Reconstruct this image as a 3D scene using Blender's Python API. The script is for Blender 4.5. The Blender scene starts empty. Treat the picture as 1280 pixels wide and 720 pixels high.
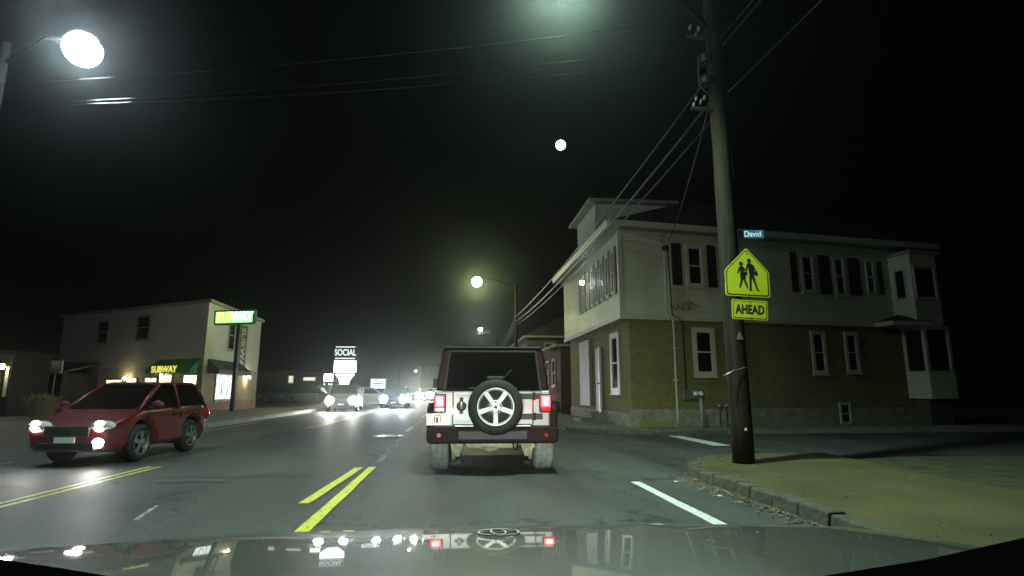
import bpy, bmesh, math, random
from mathutils import Vector, Matrix
random.seed(7)
R = math.radians
scene = bpy.context.scene
COL = scene.collection

# ------------------------------------------------------------------ helpers
def link(o, parent=None):
    COL.objects.link(o)
    if parent is not None:
        o.parent = parent
    return o

def tag(o, label=None, cat=None, group=None, kind=None):
    if label: o['label'] = label
    if cat: o['category'] = cat
    if group: o['group'] = group
    if kind: o['kind'] = kind
    return o

def empty(name, loc=(0, 0, 0), rz=0.0, label=None, cat=None, group=None):
    o = bpy.data.objects.new(name, None)
    o.empty_display_size = 0.3
    link(o)
    o.location = loc
    o.rotation_euler = (0, 0, rz)
    return tag(o, label, cat, group)

class MB:
    """collects shapes and links them as one mesh object"""
    def __init__(s):
        s.bm = bmesh.new()
    def face(s, pts):
        vs = [s.bm.verts.new(p) for p in pts]
        try:
            return s.bm.faces.new(vs)
        except Exception:
            return None
    def hexa(s, p):
        v = [s.bm.verts.new(q) for q in p]
        for f in ((0, 3, 2, 1), (4, 5, 6, 7), (0, 1, 5, 4), (1, 2, 6, 5), (2, 3, 7, 6), (3, 0, 4, 7)):
            s.bm.faces.new([v[i] for i in f])
        return s
    def box(s, x0, x1, y0, y1, z0, z1):
        return s.hexa([(x0, y0, z0), (x1, y0, z0), (x1, y1, z0), (x0, y1, z0),
                       (x0, y0, z1), (x1, y0, z1), (x1, y1, z1), (x0, y1, z1)])
    def fbox(s, F, u0, u1, o0, o1, z0, z1):
        return s.hexa([F(u0, o1, z0), F(u1, o1, z0), F(u1, o0, z0), F(u0, o0, z0),
                       F(u0, o1, z1), F(u1, o1, z1), F(u1, o0, z1), F(u0, o0, z1)])
    def prism(s, poly, z0, z1):
        n = len(poly)
        a = [s.bm.verts.new((p[0], p[1], z0)) for p in poly]
        b = [s.bm.verts.new((p[0], p[1], z1)) for p in poly]
        s.bm.faces.new(a[::-1]); s.bm.faces.new(b)
        for i in range(n):
            j = (i + 1) % n
            s.bm.faces.new((a[i], a[j], b[j], b[i]))
        return s
    def xprism(s, poly, x0, x1):
        """outline in (y, z) extruded along x"""
        n = len(poly)
        a = [s.bm.verts.new((x0, p[0], p[1])) for p in poly]
        b = [s.bm.verts.new((x1, p[0], p[1])) for p in poly]
        s.bm.faces.new(a[::-1]); s.bm.faces.new(b)
        for i in range(n):
            j = (i + 1) % n
            s.bm.faces.new((a[i], a[j], b[j], b[i]))
        return s
    def yprism(s, poly, y0, y1):
        """outline in (x, z) extruded along y"""
        n = len(poly)
        a = [s.bm.verts.new((p[0], y0, p[1])) for p in poly]
        b = [s.bm.verts.new((p[0], y1, p[1])) for p in poly]
        s.bm.faces.new(a); s.bm.faces.new(b[::-1])
        for i in range(n):
            j = (i + 1) % n
            s.bm.faces.new((a[j], a[i], b[i], b[j]))
        return s
    def tube(s, pts, rads, seg=12, cap=True):
        if not isinstance(rads, (list, tuple)):
            rads = [rads] * len(pts)
        pts = [Vector(p) for p in pts]
        rings = []
        for i, p in enumerate(pts):
            d = (pts[min(i + 1, len(pts) - 1)] - pts[max(i - 1, 0)]).normalized()
            up = Vector((0, 0, 1)) if abs(d.z) < 0.95 else Vector((1, 0, 0))
            a = d.cross(up).normalized(); b = a.cross(d).normalized()
            rings.append([s.bm.verts.new(p + (a * math.cos(t) + b * math.sin(t)) * rads[i])
                          for t in [2 * math.pi * k / seg for k in range(seg)]])
        for i in range(len(rings) - 1):
            for k in range(seg):
                l = (k + 1) % seg
                f = s.bm.faces.new((rings[i][k], rings[i][l], rings[i + 1][l], rings[i + 1][k]))
                f.smooth = True
        if cap:
            s.bm.faces.new(rings[0][::-1]); s.bm.faces.new(rings[-1])
        return s
    def lathe(s, c, axis, prof, seg=28):
        """prof: (distance along axis, radius)"""
        c = Vector(c); d = Vector(axis).normalized()
        up = Vector((0, 0, 1)) if abs(d.z) < 0.95 else Vector((1, 0, 0))
        a = d.cross(up).normalized(); b = a.cross(d).normalized()
        rings = []
        for (h, r) in prof:
            rings.append([s.bm.verts.new(c + d * h + (a * math.cos(t) + b * math.sin(t)) * max(r, 1e-4))
                          for t in [2 * math.pi * k / seg for k in range(seg)]])
        for i in range(len(rings) - 1):
            for k in range(seg):
                l = (k + 1) % seg
                f = s.bm.faces.new((rings[i][k], rings[i][l], rings[i + 1][l], rings[i + 1][k]))
                f.smooth = True
        s.bm.faces.new(rings[0][::-1]); s.bm.faces.new(rings[-1])
        return s
    def ball(s, c, r, sc=(1, 1, 1), seg=16):
        m = Matrix.Translation(c) @ Matrix.Diagonal((r * sc[0], r * sc[1], r * sc[2], 1))
        g = bmesh.ops.create_uvsphere(s.bm, u_segments=seg, v_segments=max(6, seg // 2), radius=1, matrix=m)
        for v in g['verts']:
            for f in v.link_faces: f.smooth = True
        return s
    def build(s, name, mat, parent=None, bevel=0, seg=2, smooth=False, origin=None):
        bmesh.ops.recalc_face_normals(s.bm, faces=s.bm.faces)
        me = bpy.data.meshes.new(name)
        if origin is not None:
            bmesh.ops.translate(s.bm, verts=s.bm.verts, vec=-Vector(origin))
        s.bm.to_mesh(me); s.bm.free()
        me.materials.append(mat)
        o = bpy.data.objects.new(name, me)
        link(o, parent)
        if origin is not None: o.location = origin
        if bevel:
            md = o.modifiers.new('bevel', 'BEVEL'); md.width = bevel; md.segments = seg
            md.limit_method = 'ANGLE'; md.angle_limit = R(28)
            md.harden_normals = False
        if smooth:
            for p in me.polygons: p.use_smooth = True
        return o

def text_mesh(name, body, size, depth, mat, parent, mw, align='CENTER', bold=0.0, sx=1.0):
    cu = bpy.data.curves.new(name, 'FONT')
    cu.body = body; cu.size = size; cu.extrude = depth; cu.offset = bold
    cu.align_x = align; cu.align_y = 'CENTER'
    t = bpy.data.objects.new(name + '_tmp', cu); COL.objects.link(t)
    bpy.context.view_layer.update()
    dg = bpy.context.evaluated_depsgraph_get()
    me = bpy.data.meshes.new_from_object(t.evaluated_get(dg))
    bpy.data.objects.remove(t)
    me.transform(Matrix.Diagonal((sx, 1, 1, 1)))
    me.transform(mw)
    me.materials.clear(); me.materials.append(mat)
    o = bpy.data.objects.new(name, me); link(o, parent)
    return o

def copy_tree(o, parent=None):
    c = o.copy(); COL.objects.link(c); c.parent = parent
    for ch in list(o.children):
        copy_tree(ch, c)
    return c

def shiny(o):
    for p in o.data.polygons: p.use_smooth = True
    for m_ in o.modifiers:
        if m_.type == 'BEVEL': m_.harden_normals = True
    return o
# ------------------------------------------------------------------ materials
def new_mat(name):
    m = bpy.data.materials.new(name); m.use_nodes = True
    nt = m.node_tree
    return m, nt, nt.nodes['Principled BSDF']

def mat(name, col, rough=0.6, metal=0.0, var=0.15, scale=3.0, bump=0.0, bscale=30.0, coat=0.0, spec=0.5, detail=4.0):
    m, nt, p = new_mat(name)
    N, L = nt.nodes, nt.links
    tc = N.new('ShaderNodeTexCoord')
    no = N.new('ShaderNodeTexNoise'); no.inputs['Scale'].default_value = scale; no.inputs['Detail'].default_value = detail
    L.new(tc.outputs['Object'], no.inputs['Vector'])
    rp = N.new('ShaderNodeValToRGB')
    c = col
    rp.color_ramp.elements[0].position = 0.3; rp.color_ramp.elements[1].position = 0.7
    rp.color_ramp.elements[0].color = (c[0] * (1 - var), c[1] * (1 - var), c[2] * (1 - var), 1)
    rp.color_ramp.elements[1].color = (c[0] * (1 + var), c[1] * (1 + var), c[2] * (1 + var), 1)
    L.new(no.outputs['Fac'], rp.inputs['Fac']); L.new(rp.outputs['Color'], p.inputs['Base Color'])
    p.inputs['Roughness'].default_value = rough; p.inputs['Metallic'].default_value = metal
    p.inputs['Specular IOR Level'].default_value = spec
    if coat:
        p.inputs['Coat Weight'].default_value = coat; p.inputs['Coat Roughness'].default_value = 0.03
    if bump:
        n2 = N.new('ShaderNodeTexNoise'); n2.inputs['Scale'].default_value = bscale; n2.inputs['Detail'].default_value = 5
        L.new(tc.outputs['Object'], n2.inputs['Vector'])
        b = N.new('ShaderNodeBump'); b.inputs['Strength'].default_value = bump; b.inputs['Distance'].default_value = 0.01
        L.new(n2.outputs['Fac'], b.inputs['Height']); L.new(b.outputs['Normal'], p.inputs['Normal'])
    return m

def emit(name, col, strength):
    m, nt, p = new_mat(name)
    p.inputs['Base Color'].default_value = (*col, 1)
    p.inputs['Emission Color'].default_value = (*col, 1)
    p.inputs['Emission Strength'].default_value = strength
    p.inputs['Roughness'].default_value = 0.4
    return m

def emit_pattern(name, c1, c2, s, scale=(6, 6, 6)):
    """lit shop window: uneven light from what stands behind the pane"""
    m, nt, p = new_mat(name)
    N, L = nt.nodes, nt.links
    tc = N.new('ShaderNodeTexCoord'); mp = N.new('ShaderNodeMapping'); mp.inputs['Scale'].default_value = scale
    vo = N.new('ShaderNodeTexVoronoi'); vo.inputs['Scale'].default_value = 1.0
    L.new(tc.outputs['Object'], mp.inputs['Vector']); L.new(mp.outputs['Vector'], vo.inputs['Vector'])
    rp = N.new('ShaderNodeValToRGB')
    rp.color_ramp.elements[0].position = 0.1; rp.color_ramp.elements[0].color = (*c2, 1)
    rp.color_ramp.elements[1].position = 0.75; rp.color_ramp.elements[1].color = (*c1, 1)
    sp = N.new('ShaderNodeSeparateColor')
    L.new(vo.outputs['Color'], sp.inputs['Color']); L.new(sp.outputs['Red'], rp.inputs['Fac'])
    p.inputs['Base Color'].default_value = (0.05, 0.05, 0.05, 1)
    L.new(rp.outputs['Color'], p.inputs['Emission Color'])
    p.inputs['Emission Strength'].default_value = s
    return m

def siding(name, col, pitch=0.115, rough=0.55, depth=0.5, brick=False, var=0.1):
    m, nt, p = new_mat(name)
    N, L = nt.nodes, nt.links
    tc = N.new('ShaderNodeTexCoord')
    no = N.new('ShaderNodeTexNoise'); no.inputs['Scale'].default_value = 0.9; no.inputs['Detail'].default_value = 6
    L.new(tc.outputs['Object'], no.inputs['Vector'])
    rp = N.new('ShaderNodeValToRGB')
    rp.color_ramp.elements[0].position = 0.3; rp.color_ramp.elements[1].position = 0.75
    rp.color_ramp.elements[0].color = (*[k * (1 - var * 1.6) for k in col], 1)
    rp.color_ramp.elements[1].color = (*[k * (1 + var) for k in col], 1)
    L.new(no.outputs['Fac'], rp.inputs['Fac'])
    sx = N.new('ShaderNodeSeparateXYZ'); L.new(tc.outputs['Object'], sx.inputs['Vector'])
    mu = N.new('ShaderNodeMath'); mu.operation = 'DIVIDE'; mu.inputs[1].default_value = pitch
    L.new(sx.outputs['Z'], mu.inputs[0])
    fr = N.new('ShaderNodeMath'); fr.operation = 'FRACT'; L.new(mu.outputs[0], fr.inputs[0])
    ht = fr
    if brick:
        # wood shingles: each course cut into staggered pieces of uneven tone
        fl = N.new('ShaderNodeMath'); fl.operation = 'FLOOR'; L.new(mu.outputs[0], fl.inputs[0])
        ad = N.new('ShaderNodeMath'); ad.operation = 'ADD'; L.new(sx.outputs['X'], ad.inputs[0]); L.new(sx.outputs['Y'], ad.inputs[1])
        of = N.new('ShaderNodeMath'); of.operation = 'MULTIPLY_ADD'; of.inputs[1].default_value = 0.37
        L.new(fl.outputs[0], of.inputs[0]); L.new(ad.outputs[0], of.inputs[2])
        dv = N.new('ShaderNodeMath'); dv.operation = 'DIVIDE'; dv.inputs[1].default_value = 0.14; L.new(of.outputs[0], dv.inputs[0])
        f2 = N.new('ShaderNodeMath'); f2.operation = 'FLOOR'; L.new(dv.outputs[0], f2.inputs[0])
        cb = N.new('ShaderNodeCombineXYZ'); L.new(f2.outputs[0], cb.inputs[0]); L.new(fl.outputs[0], cb.inputs[1])
        wn = N.new('ShaderNodeTexWhiteNoise'); L.new(cb.outputs[0], wn.inputs['Vector'])
        mr = N.new('ShaderNodeMapRange'); mr.inputs['To Min'].default_value = 0.86; mr.inputs['To Max'].default_value = 1.07
        L.new(wn.outputs['Value'], mr.inputs['Value'])
        mx = N.new('ShaderNodeVectorMath'); mx.operation = 'SCALE'
        L.new(rp.outputs['Color'], mx.inputs[0]); L.new(mr.outputs[0], mx.inputs['Scale'])
        L.new(mx.outputs['Vector'], p.inputs['Base Color'])
    else:
        L.new(rp.outputs['Color'], p.inputs['Base Color'])
    b = N.new('ShaderNodeBump'); b.inputs['Strength'].default_value = 1.0; b.inputs['Distance'].default_value = 0.045 * depth
    b.invert = True
    L.new(ht.outputs[0], b.inputs['Height']); L.new(b.outputs['Normal'], p.inputs['Normal'])
    p.inputs['Roughness'].default_value = rough
    p.inputs['Specular IOR Level'].default_value = 0.15
    return m

def asphalt():
    m, nt, p = new_mat('asphalt')
    N, L = nt.nodes, nt.links
    tc = N.new('ShaderNodeTexCoord')
    big = N.new('ShaderNodeTexNoise'); big.inputs['Scale'].default_value = 0.35; big.inputs['Detail'].default_value = 7
    big.inputs['Roughness'].default_value = 0.65
    mp = N.new('ShaderNodeMapping'); mp.inputs['Scale'].default_value = (2.2, 0.5, 1)
    L.new(tc.outputs['Object'], mp.inputs['Vector']); L.new(mp.outputs['Vector'], big.inputs['Vector'])
    fine = N.new('ShaderNodeTexNoise'); fine.inputs['Scale'].default_value = 26; fine.inputs['Detail'].default_value = 9; fine.inputs['Roughness'].default_value = .75
    L.new(tc.outputs['Object'], fine.inputs['Vector'])
    rp = N.new('ShaderNodeValToRGB')
    rp.color_ramp.elements[0].position = 0.3; rp.color_ramp.elements[0].color = (0.030, 0.033, 0.030, 1)
    rp.color_ramp.elements[1].position = 0.72; rp.color_ramp.elements[1].color = (0.088, 0.096, 0.086, 1)
    L.new(big.outputs['Fac'], rp.inputs['Fac'])
    mr = N.new('ShaderNodeMapRange'); mr.inputs['From Min'].default_value = 0.3; mr.inputs['From Max'].default_value = 0.7
    mr.inputs['To Min'].default_value = 0.25; mr.inputs['To Max'].default_value = 1.9
    L.new(fine.outputs['Fac'], mr.inputs['Value'])
    sc = N.new('ShaderNodeVectorMath'); sc.operation = 'SCALE'
    L.new(rp.outputs['Color'], sc.inputs[0]); L.new(mr.outputs[0], sc.inputs['Scale'])
    # fine cracks
    vo = N.new('ShaderNodeTexVoronoi'); vo.feature = 'DISTANCE_TO_EDGE'; vo.inputs['Scale'].default_value = 0.28
    wr = N.new('ShaderNodeTexNoise'); wr.inputs['Scale'].default_value = 1.6; wr.inputs['Detail'].default_value = 5
    L.new(tc.outputs['Object'], wr.inputs['Vector'])
    va = N.new('ShaderNodeVectorMath'); va.operation = 'MULTIPLY_ADD'
    va.inputs[1].default_value = (1.6, 1.6, 0)
    L.new(wr.outputs['Color'], va.inputs[0]); L.new(tc.outputs['Object'], va.inputs[2]); L.new(va.outputs[0], vo.inputs['Vector'])
    cr = N.new('ShaderNodeMapRange'); cr.inputs['From Min'].default_value = 0.0; cr.inputs['From Max'].default_value = 0.010
    cr.inputs['To Min'].default_value = 0.35; cr.inputs['To Max'].default_value = 1.0
    L.new(vo.outputs['Distance'], cr.inputs['Value'])
    s2 = N.new('ShaderNodeVectorMath'); s2.operation = 'SCALE'
    L.new(sc.outputs['Vector'], s2.inputs[0]); L.new(cr.outputs[0], s2.inputs['Scale'])
    L.new(s2.outputs['Vector'], p.inputs['Base Color'])
    rr = N.new('ShaderNodeMapRange'); rr.inputs['From Min'].default_value = 0.35; rr.inputs['From Max'].default_value = 0.7
    rr.inputs['To Min'].default_value = 0.52; rr.inputs['To Max'].default_value = 0.72
    L.new(big.outputs['Fac'], rr.inputs['Value']); L.new(rr.outputs[0], p.inputs['Roughness'])
    b = N.new('ShaderNodeBump'); b.inputs['Strength'].default_value = 0.35; b.inputs['Distance'].default_value = 0.006
    L.new(fine.outputs['Fac'], b.inputs['Height']); L.new(b.outputs['Normal'], p.inputs['Normal'])
    p.inputs['Specular IOR Level'].default_value = 0.4
    return m

def worn_paint(name, col, thr=0.33):
    m, nt, p = new_mat(name)
    N, L = nt.nodes, nt.links
    tc = N.new('ShaderNodeTexCoord')
    n = N.new('ShaderNodeTexNoise'); n.inputs['Scale'].default_value = 14; n.inputs['Detail'].default_value = 8; n.inputs['Roughness'].default_value = 0.7
    L.new(tc.outputs['Object'], n.inputs['Vector'])
    rp = N.new('ShaderNodeValToRGB')
    rp.color_ramp.elements[0].position = thr; rp.color_ramp.elements[0].color = (0.09, 0.09, 0.08, 1)
    rp.color_ramp.elements[1].position = thr + 0.08; rp.color_ramp.elements[1].color = (*col, 1)
    L.new(n.outputs['Fac'], rp.inputs['Fac']); L.new(rp.outputs['Color'], p.inputs['Base Color'])
    p.inputs['Roughness'].default_value = 0.5
    return m

M = {}
M['asphalt'] = asphalt()
M['ground'] = mat('dirt_ground', (0.07, 0.072, 0.045), 0.95, var=0.35, scale=0.8, bump=0.8, bscale=9)
M['lawn'] = mat('lawn', (0.05, 0.055, 0.02), 0.95, var=0.4, scale=3, bump=1.0, bscale=40)
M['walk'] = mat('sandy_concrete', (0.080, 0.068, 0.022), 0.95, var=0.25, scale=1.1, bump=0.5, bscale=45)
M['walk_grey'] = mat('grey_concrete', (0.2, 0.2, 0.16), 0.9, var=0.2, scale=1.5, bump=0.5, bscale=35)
M['right_granite'] = mat('dirty_granite_kerb', (0.075, 0.075, 0.05), 0.85, var=0.35, scale=9, bump=0.9, bscale=25)  # darker granite tone than the left kerb
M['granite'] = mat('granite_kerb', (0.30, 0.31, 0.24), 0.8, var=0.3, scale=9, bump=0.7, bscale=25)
M['yellow_line'] = worn_paint('yellow_road_paint', (0.72, 0.66, 0.06), 0.37)
M['old_yellow'] = worn_paint('old_yellow_road_paint', (0.62, 0.55, 0.10), 0.40)
M['white_line'] = worn_paint('white_road_paint', (0.78, 0.80, 0.76), 0.37)
M['old_white'] = worn_paint('old_white_road_paint', (0.5, 0.5, 0.42), 0.44)
M['tar'] = mat('tar_seal', (0.018, 0.018, 0.018), 0.45)
def grain_wood():
    m = mat('weathered_pole_wood', (0.018, 0.013, 0.008), 0.85, var=0.55, scale=1.0, bump=1.0, bscale=1.0, spec=0.2)
    nt = m.node_tree; tc = [n for n in nt.nodes if n.type == 'TEX_COORD'][0]
    mp = nt.nodes.new('ShaderNodeMapping'); mp.inputs['Scale'].default_value = (38, 38, 1.3)
    nt.links.new(tc.outputs['Object'], mp.inputs['Vector'])
    for n in nt.nodes:
        if n.type == 'TEX_NOISE': nt.links.new(mp.outputs['Vector'], n.inputs['Vector'])
    return m
M['dash'] = mat('matt_black_dashboard', (0.002, 0.002, 0.002), 1.0, spec=0.0)
M['iron'] = mat('cast_iron', (0.35, 0.36, 0.35), 0.32, metal=0.9, bump=0.6, bscale=30)
M['siding_white'] = siding('white_clapboard', (0.56, 0.60, 0.43), depth=.9)
M['shingle'] = siding('olive_shingle', (0.19, 0.170, 0.070), pitch=0.14, rough=0.85, depth=.7, brick=True, var=0.08)
M['foundation'] = mat('stone_foundation', (0.24, 0.25, 0.17), 0.9, var=0.3, scale=4, bump=1.0, bscale=10)
M['trim'] = mat('white_trim', (0.46, 0.47, 0.38), 0.5, var=0.08)
M['trim_dim'] = mat('weathered_trim', (0.25, 0.25, 0.21), 0.6, var=0.15)
M['shutter'] = mat('black_shutter', (0.015, 0.015, 0.015), 0.6)
M['glass'] = mat('dark_window_glass', (0.012, 0.013, 0.012), 0.08, var=0.05, spec=0.6)
M['blind'] = mat('dark_curtain', (0.06, 0.055, 0.045), 0.8, var=0.3, scale=5)
M['roof'] = mat('asphalt_shingle_roof', (0.035, 0.03, 0.028), 0.9, var=0.3, scale=8, bump=0.6, bscale=20)
M['brown_wall'] = siding('brown_clapboard', (0.17, 0.10, 0.07), rough=0.7)
M['dark_wall'] = siding('dark_clapboard', (0.09, 0.085, 0.07), rough=0.8)
M['wood'] = grain_wood()
M['galv'] = mat('galvanised_steel', (0.42, 0.43, 0.42), 0.4, metal=0.8, var=0.1)
M['dark_metal'] = mat('dark_metal', (0.04, 0.042, 0.04), 0.5, metal=0.3)
M['cable'] = mat('black_cable', (0.012, 0.012, 0.011), 0.45, spec=0.4)
M['wet_cable'] = mat('aluminium_cable', (0.003, 0.003, 0.003), 0.16, spec=1.0)
M['arm_black'] = mat('black_painted_steel', (0.004, 0.004, 0.004), 0.8, spec=0.1)
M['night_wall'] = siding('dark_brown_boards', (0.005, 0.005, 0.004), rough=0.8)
M['porcelain'] = mat('porcelain', (0.25, 0.25, 0.24), 0.2)
M['school_yellow'] = mat('fluorescent_sign_face', (0.55, 0.64, 0.02), 0.45, var=0.05, scale=2)
M['sign_black'] = mat('sign_black', (0.012, 0.014, 0.012), 0.5)
M['street_blue'] = mat('street_sign_blue', (0.03, 0.12, 0.25), 0.4, var=0.05)
M['sign_white'] = mat('sign_white', (0.8, 0.82, 0.8), 0.4, var=0.03)
M['rubber'] = mat('tyre_rubber', (0.015, 0.014, 0.014), 0.75, var=0.2, bump=0.4, bscale=60)
M['dusty_rubber'] = mat('dusty_tyre_rubber', (0.24, 0.265, 0.26), 0.9, var=0.25, scale=12, bump=0.5, bscale=60)  # paler rubber tone for the off-roader's road wheels
M['black_plastic'] = mat('black_plastic', (0.010, 0.010, 0.010), 0.5, var=0.15, bump=0.15, bscale=200)
M['jeep_silver'] = mat('silver_paint', (0.32, 0.34, 0.365), 0.4, metal=0.3, var=0.06, coat=0.6, scale=1.5)
M['jeep_red'] = mat('dark_red_plastic', (0.016, 0.006, 0.008), 0.6, var=0.2, spec=0.15)
M['hardtop'] = mat('dark_hardtop', (0.018, 0.006, 0.007), 0.55, spec=0.15, var=0.15, bump=0.2, bscale=120)
M['car_glass'] = mat('tinted_car_glass', (0.006, 0.005, 0.005), 0.04, var=0.02, spec=0.4)
M['dark_alloy'] = mat('dull_alloy', (0.16, 0.16, 0.16), 0.5, metal=0.3)
M['alloy'] = mat('silver_alloy', (0.60, 0.62, 0.61), 0.4, metal=0.35, var=0.04)
M['rust_steel'] = mat('tan_axle_paint', (0.52, 0.50, 0.36), 0.8, var=0.35, scale=14, bump=0.4, bscale=30)
M['plate'] = mat('plate_white', (0.85, 0.87, 0.86), 0.4, var=0.03)
M['plate_ink'] = mat('plate_ink', (0.12, 0.06, 0.07), 0.5)
M['red_paint'] = mat('red_car_paint', (0.10, 0.002, 0.003), 0.35, var=0.08, coat=0.8)
M['dark_paint'] = mat('charcoal_car_paint', (0.03, 0.032, 0.035), 0.3, var=0.1, coat=0.8)
M['white_paint'] = mat('pale_silver_car_paint', (0.6, 0.62, 0.6), 0.3, var=0.06, coat=0.8)
M['blue_paint'] = mat('dark_blue_car_paint', (0.02, 0.03, 0.08), 0.3, var=0.1, coat=0.8)
M['own_paint'] = mat('grey_beige_car_paint', (0.078, 0.085, 0.062), 0.5, metal=0.0, var=0.08, coat=1.0, scale=1.2)
M['chrome'] = mat('chrome', (0.7, 0.7, 0.7), 0.12, metal=1.0, var=0.02)
M['lens_clear'] = mat('clear_lens', (0.55, 0.55, 0.55), 0.1, var=0.05)
M['lens_red'] = mat('red_lens', (0.35, 0.01, 0.01), 0.15, var=0.05)
M['green_awning'] = mat('green_awning', (0.02, 0.22, 0.07), 0.7, var=0.15)
M['dark_awning'] = mat('dark_awning', (0.035, 0.06, 0.045), 0.7, var=0.15)
M['stucco'] = mat('pale_stucco', (0.50, 0.50, 0.44), 0.85, var=0.1, bump=0.3, bscale=12, scale=0.6)
M['stucco_base'] = mat('beige_stucco', (0.34, 0.31, 0.24), 0.85, var=0.15, bump=0.3, bscale=12)
M['pink_base'] = mat('pinkish_base_course', (0.33, 0.20, 0.17), 0.85, var=0.15, bump=0.3, bscale=12)
M['banner_green'] = mat('banner_dark_green', (0.012, 0.05, 0.02), 0.6)
M['banner_yellow'] = mat('banner_yellow', (0.6, 0.5, 0.05), 0.6)
M['banner_white'] = mat('banner_white', (0.6, 0.62, 0.6), 0.6)
M['straw'] = mat('dry_grass_blades', (0.30, 0.26, 0.13), 0.9, var=0.4, scale=12)
M['leaf'] = mat('dead_leaves', (0.22, 0.17, 0.08), 0.9, var=0.4, scale=15)
M['paper'] = mat('scrap_paper', (0.75, 0.75, 0.72), 0.8)
# lights
M['lamp_white'] = emit('street_lamp_white', (0.76, 0.88, 1.0), 270)
M['lamp_green'] = emit('street_lamp_yellowish', (0.93, 1.0, 0.45), 150)
M['lamp_cool'] = emit('street_lamp_cool', (0.85, 0.95, 1.0), 120)
M['moon'] = emit('moonlit_disc', (0.86, 0.92, 1.0), 7)
M['head_white'] = emit('headlamp_lit', (1.0, 0.97, 0.92), 90)
M['head_far'] = emit('headlamp_far_lit', (1.0, 0.97, 0.9), 300)
M['head_blue'] = emit('headlamp_blue_lit', (0.72, 0.88, 1.0), 300)
M['head_dim'] = emit('park_lamp_lit', (1.0, 0.72, 0.4), 3)
M['brake_lit'] = emit('brake_lamp_lit', (1.0, 0.06, 0.10), 3)
M['brake_core'] = emit('brake_lamp_core', (1.0, 0.55, 0.5), 5)
M['far_red'] = emit('far_tail_lamp_lit', (1.0, 0.3, 0.15), 25)
M['sign_text'] = emit('backlit_white_lettering', (0.80, 0.95, 1.0), 1.4)
M['sign_lit'] = emit('backlit_white_panel', (0.88, 0.94, 1.0), 3.2)
M['sign_lit_pink'] = emit('backlit_pinkish_panel', (1.0, 0.90, 0.96), 2.6)
M['sign_dim'] = emit('backlit_dim_panel', (0.8, 0.9, 1.0), 1.2)
M['shop_green'] = emit('backlit_green_panel', (0.22, 1.0, 0.25), 1.9)
M['shop_yellow'] = emit('backlit_yellow_letters', (1.0, 0.95, 0.05), 4.5)
M['shop_white'] = emit('backlit_white_letters', (0.85, 1.0, 0.85), 4.5)
M['awning_text'] = emit('lit_awning_letters', (1.0, 0.9, 0.12), 0.9)
M['wall_lamp'] = emit('wall_lamp_lit', (1.0, 0.85, 0.45), 60)
M['house_lamp'] = emit('porch_lamp_lit', (0.9, 0.95, 1.0), 60)
M['shop_window'] = emit_pattern('lit_shop_window', (1.0, 0.92, 0.60), (0.55, 0.42, 0.16), 4.0, (3, 3, 4))
M['shop_door'] = emit_pattern('lit_shop_door', (1.0, 0.95, 0.55), (0.75, 0.62, 0.28), 3.2, (3, 3, 3))
M['shop_bright'] = emit_pattern('lit_bright_window', (0.9, 1.0, 1.0), (0.25, 0.4, 0.36), 1.5, (4, 4, 5))
M['far_window'] = emit('far_lit_window', (1.0, 1.0, 0.8), 0.9)
M['led_screen'] = emit('lit_led_screen', (0.75, 0.85, 1.0), 6)

# ------------------------------------------------------------------ setting
def sheet(name, polys, z, m, kind='structure'):
    b = MB()
    for p in polys:
        b.face([(x, y, z) for x, y in p])
    o = b.build(name, m)
    for f in o.data.polygons:
        if f.normal.z < 0: f.flip()
    tag(o, kind=kind)
    return o

def rect(x0, x1, y0, y1): return [(x0, y0), (x1, y0), (x1, y1), (x0, y1)]

sheet('ground', [rect(-112, 112, -72, 122)], -0.012, M['ground'])
sheet('road', [rect(-7.85, 3.35, -70, 120)], 0.0, M['asphalt'])
sheet('side_street', [[(3.35, 7.6), (3.9, 8.8), (5.0, 9.9), (60, 9.9), (60, 15.4), (5.0, 15.4), (3.35, 17.2)]], 0.0, M['asphalt'])
sheet('driveway', [[(-7.85, 2.0), (-7.85, 17.2), (-16, 24), (-40, 30), (-40, 2)]], 0.0, M['asphalt'])

def slab(name, poly, z1, m, z0=-0.05, bevel=0.015):
    o = MB().prism(poly, z0, z1).build(name, m, bevel=bevel)
    tag(o, kind='structure'); return o

# right hand pavement in front of us, with its rounded corner
def arc(cx, cy, r, a0, a1, n=8):
    return [(cx + r * math.cos(R(a0 + (a1 - a0) * i / n)), cy + r * math.sin(R(a0 + (a1 - a0) * i / n))) for i in range(n + 1)]
cor = arc(5.55, 7.75, 2.0, 180, 90)
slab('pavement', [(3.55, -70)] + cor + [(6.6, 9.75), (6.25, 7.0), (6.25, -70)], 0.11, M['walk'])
slab('lawn', [(6.26, -60), (6.26, 7.0), (6.62, 9.0), (6.9, 9.2), (60, 9.2), (60, -60)], 0.085, M['lawn'])
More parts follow.
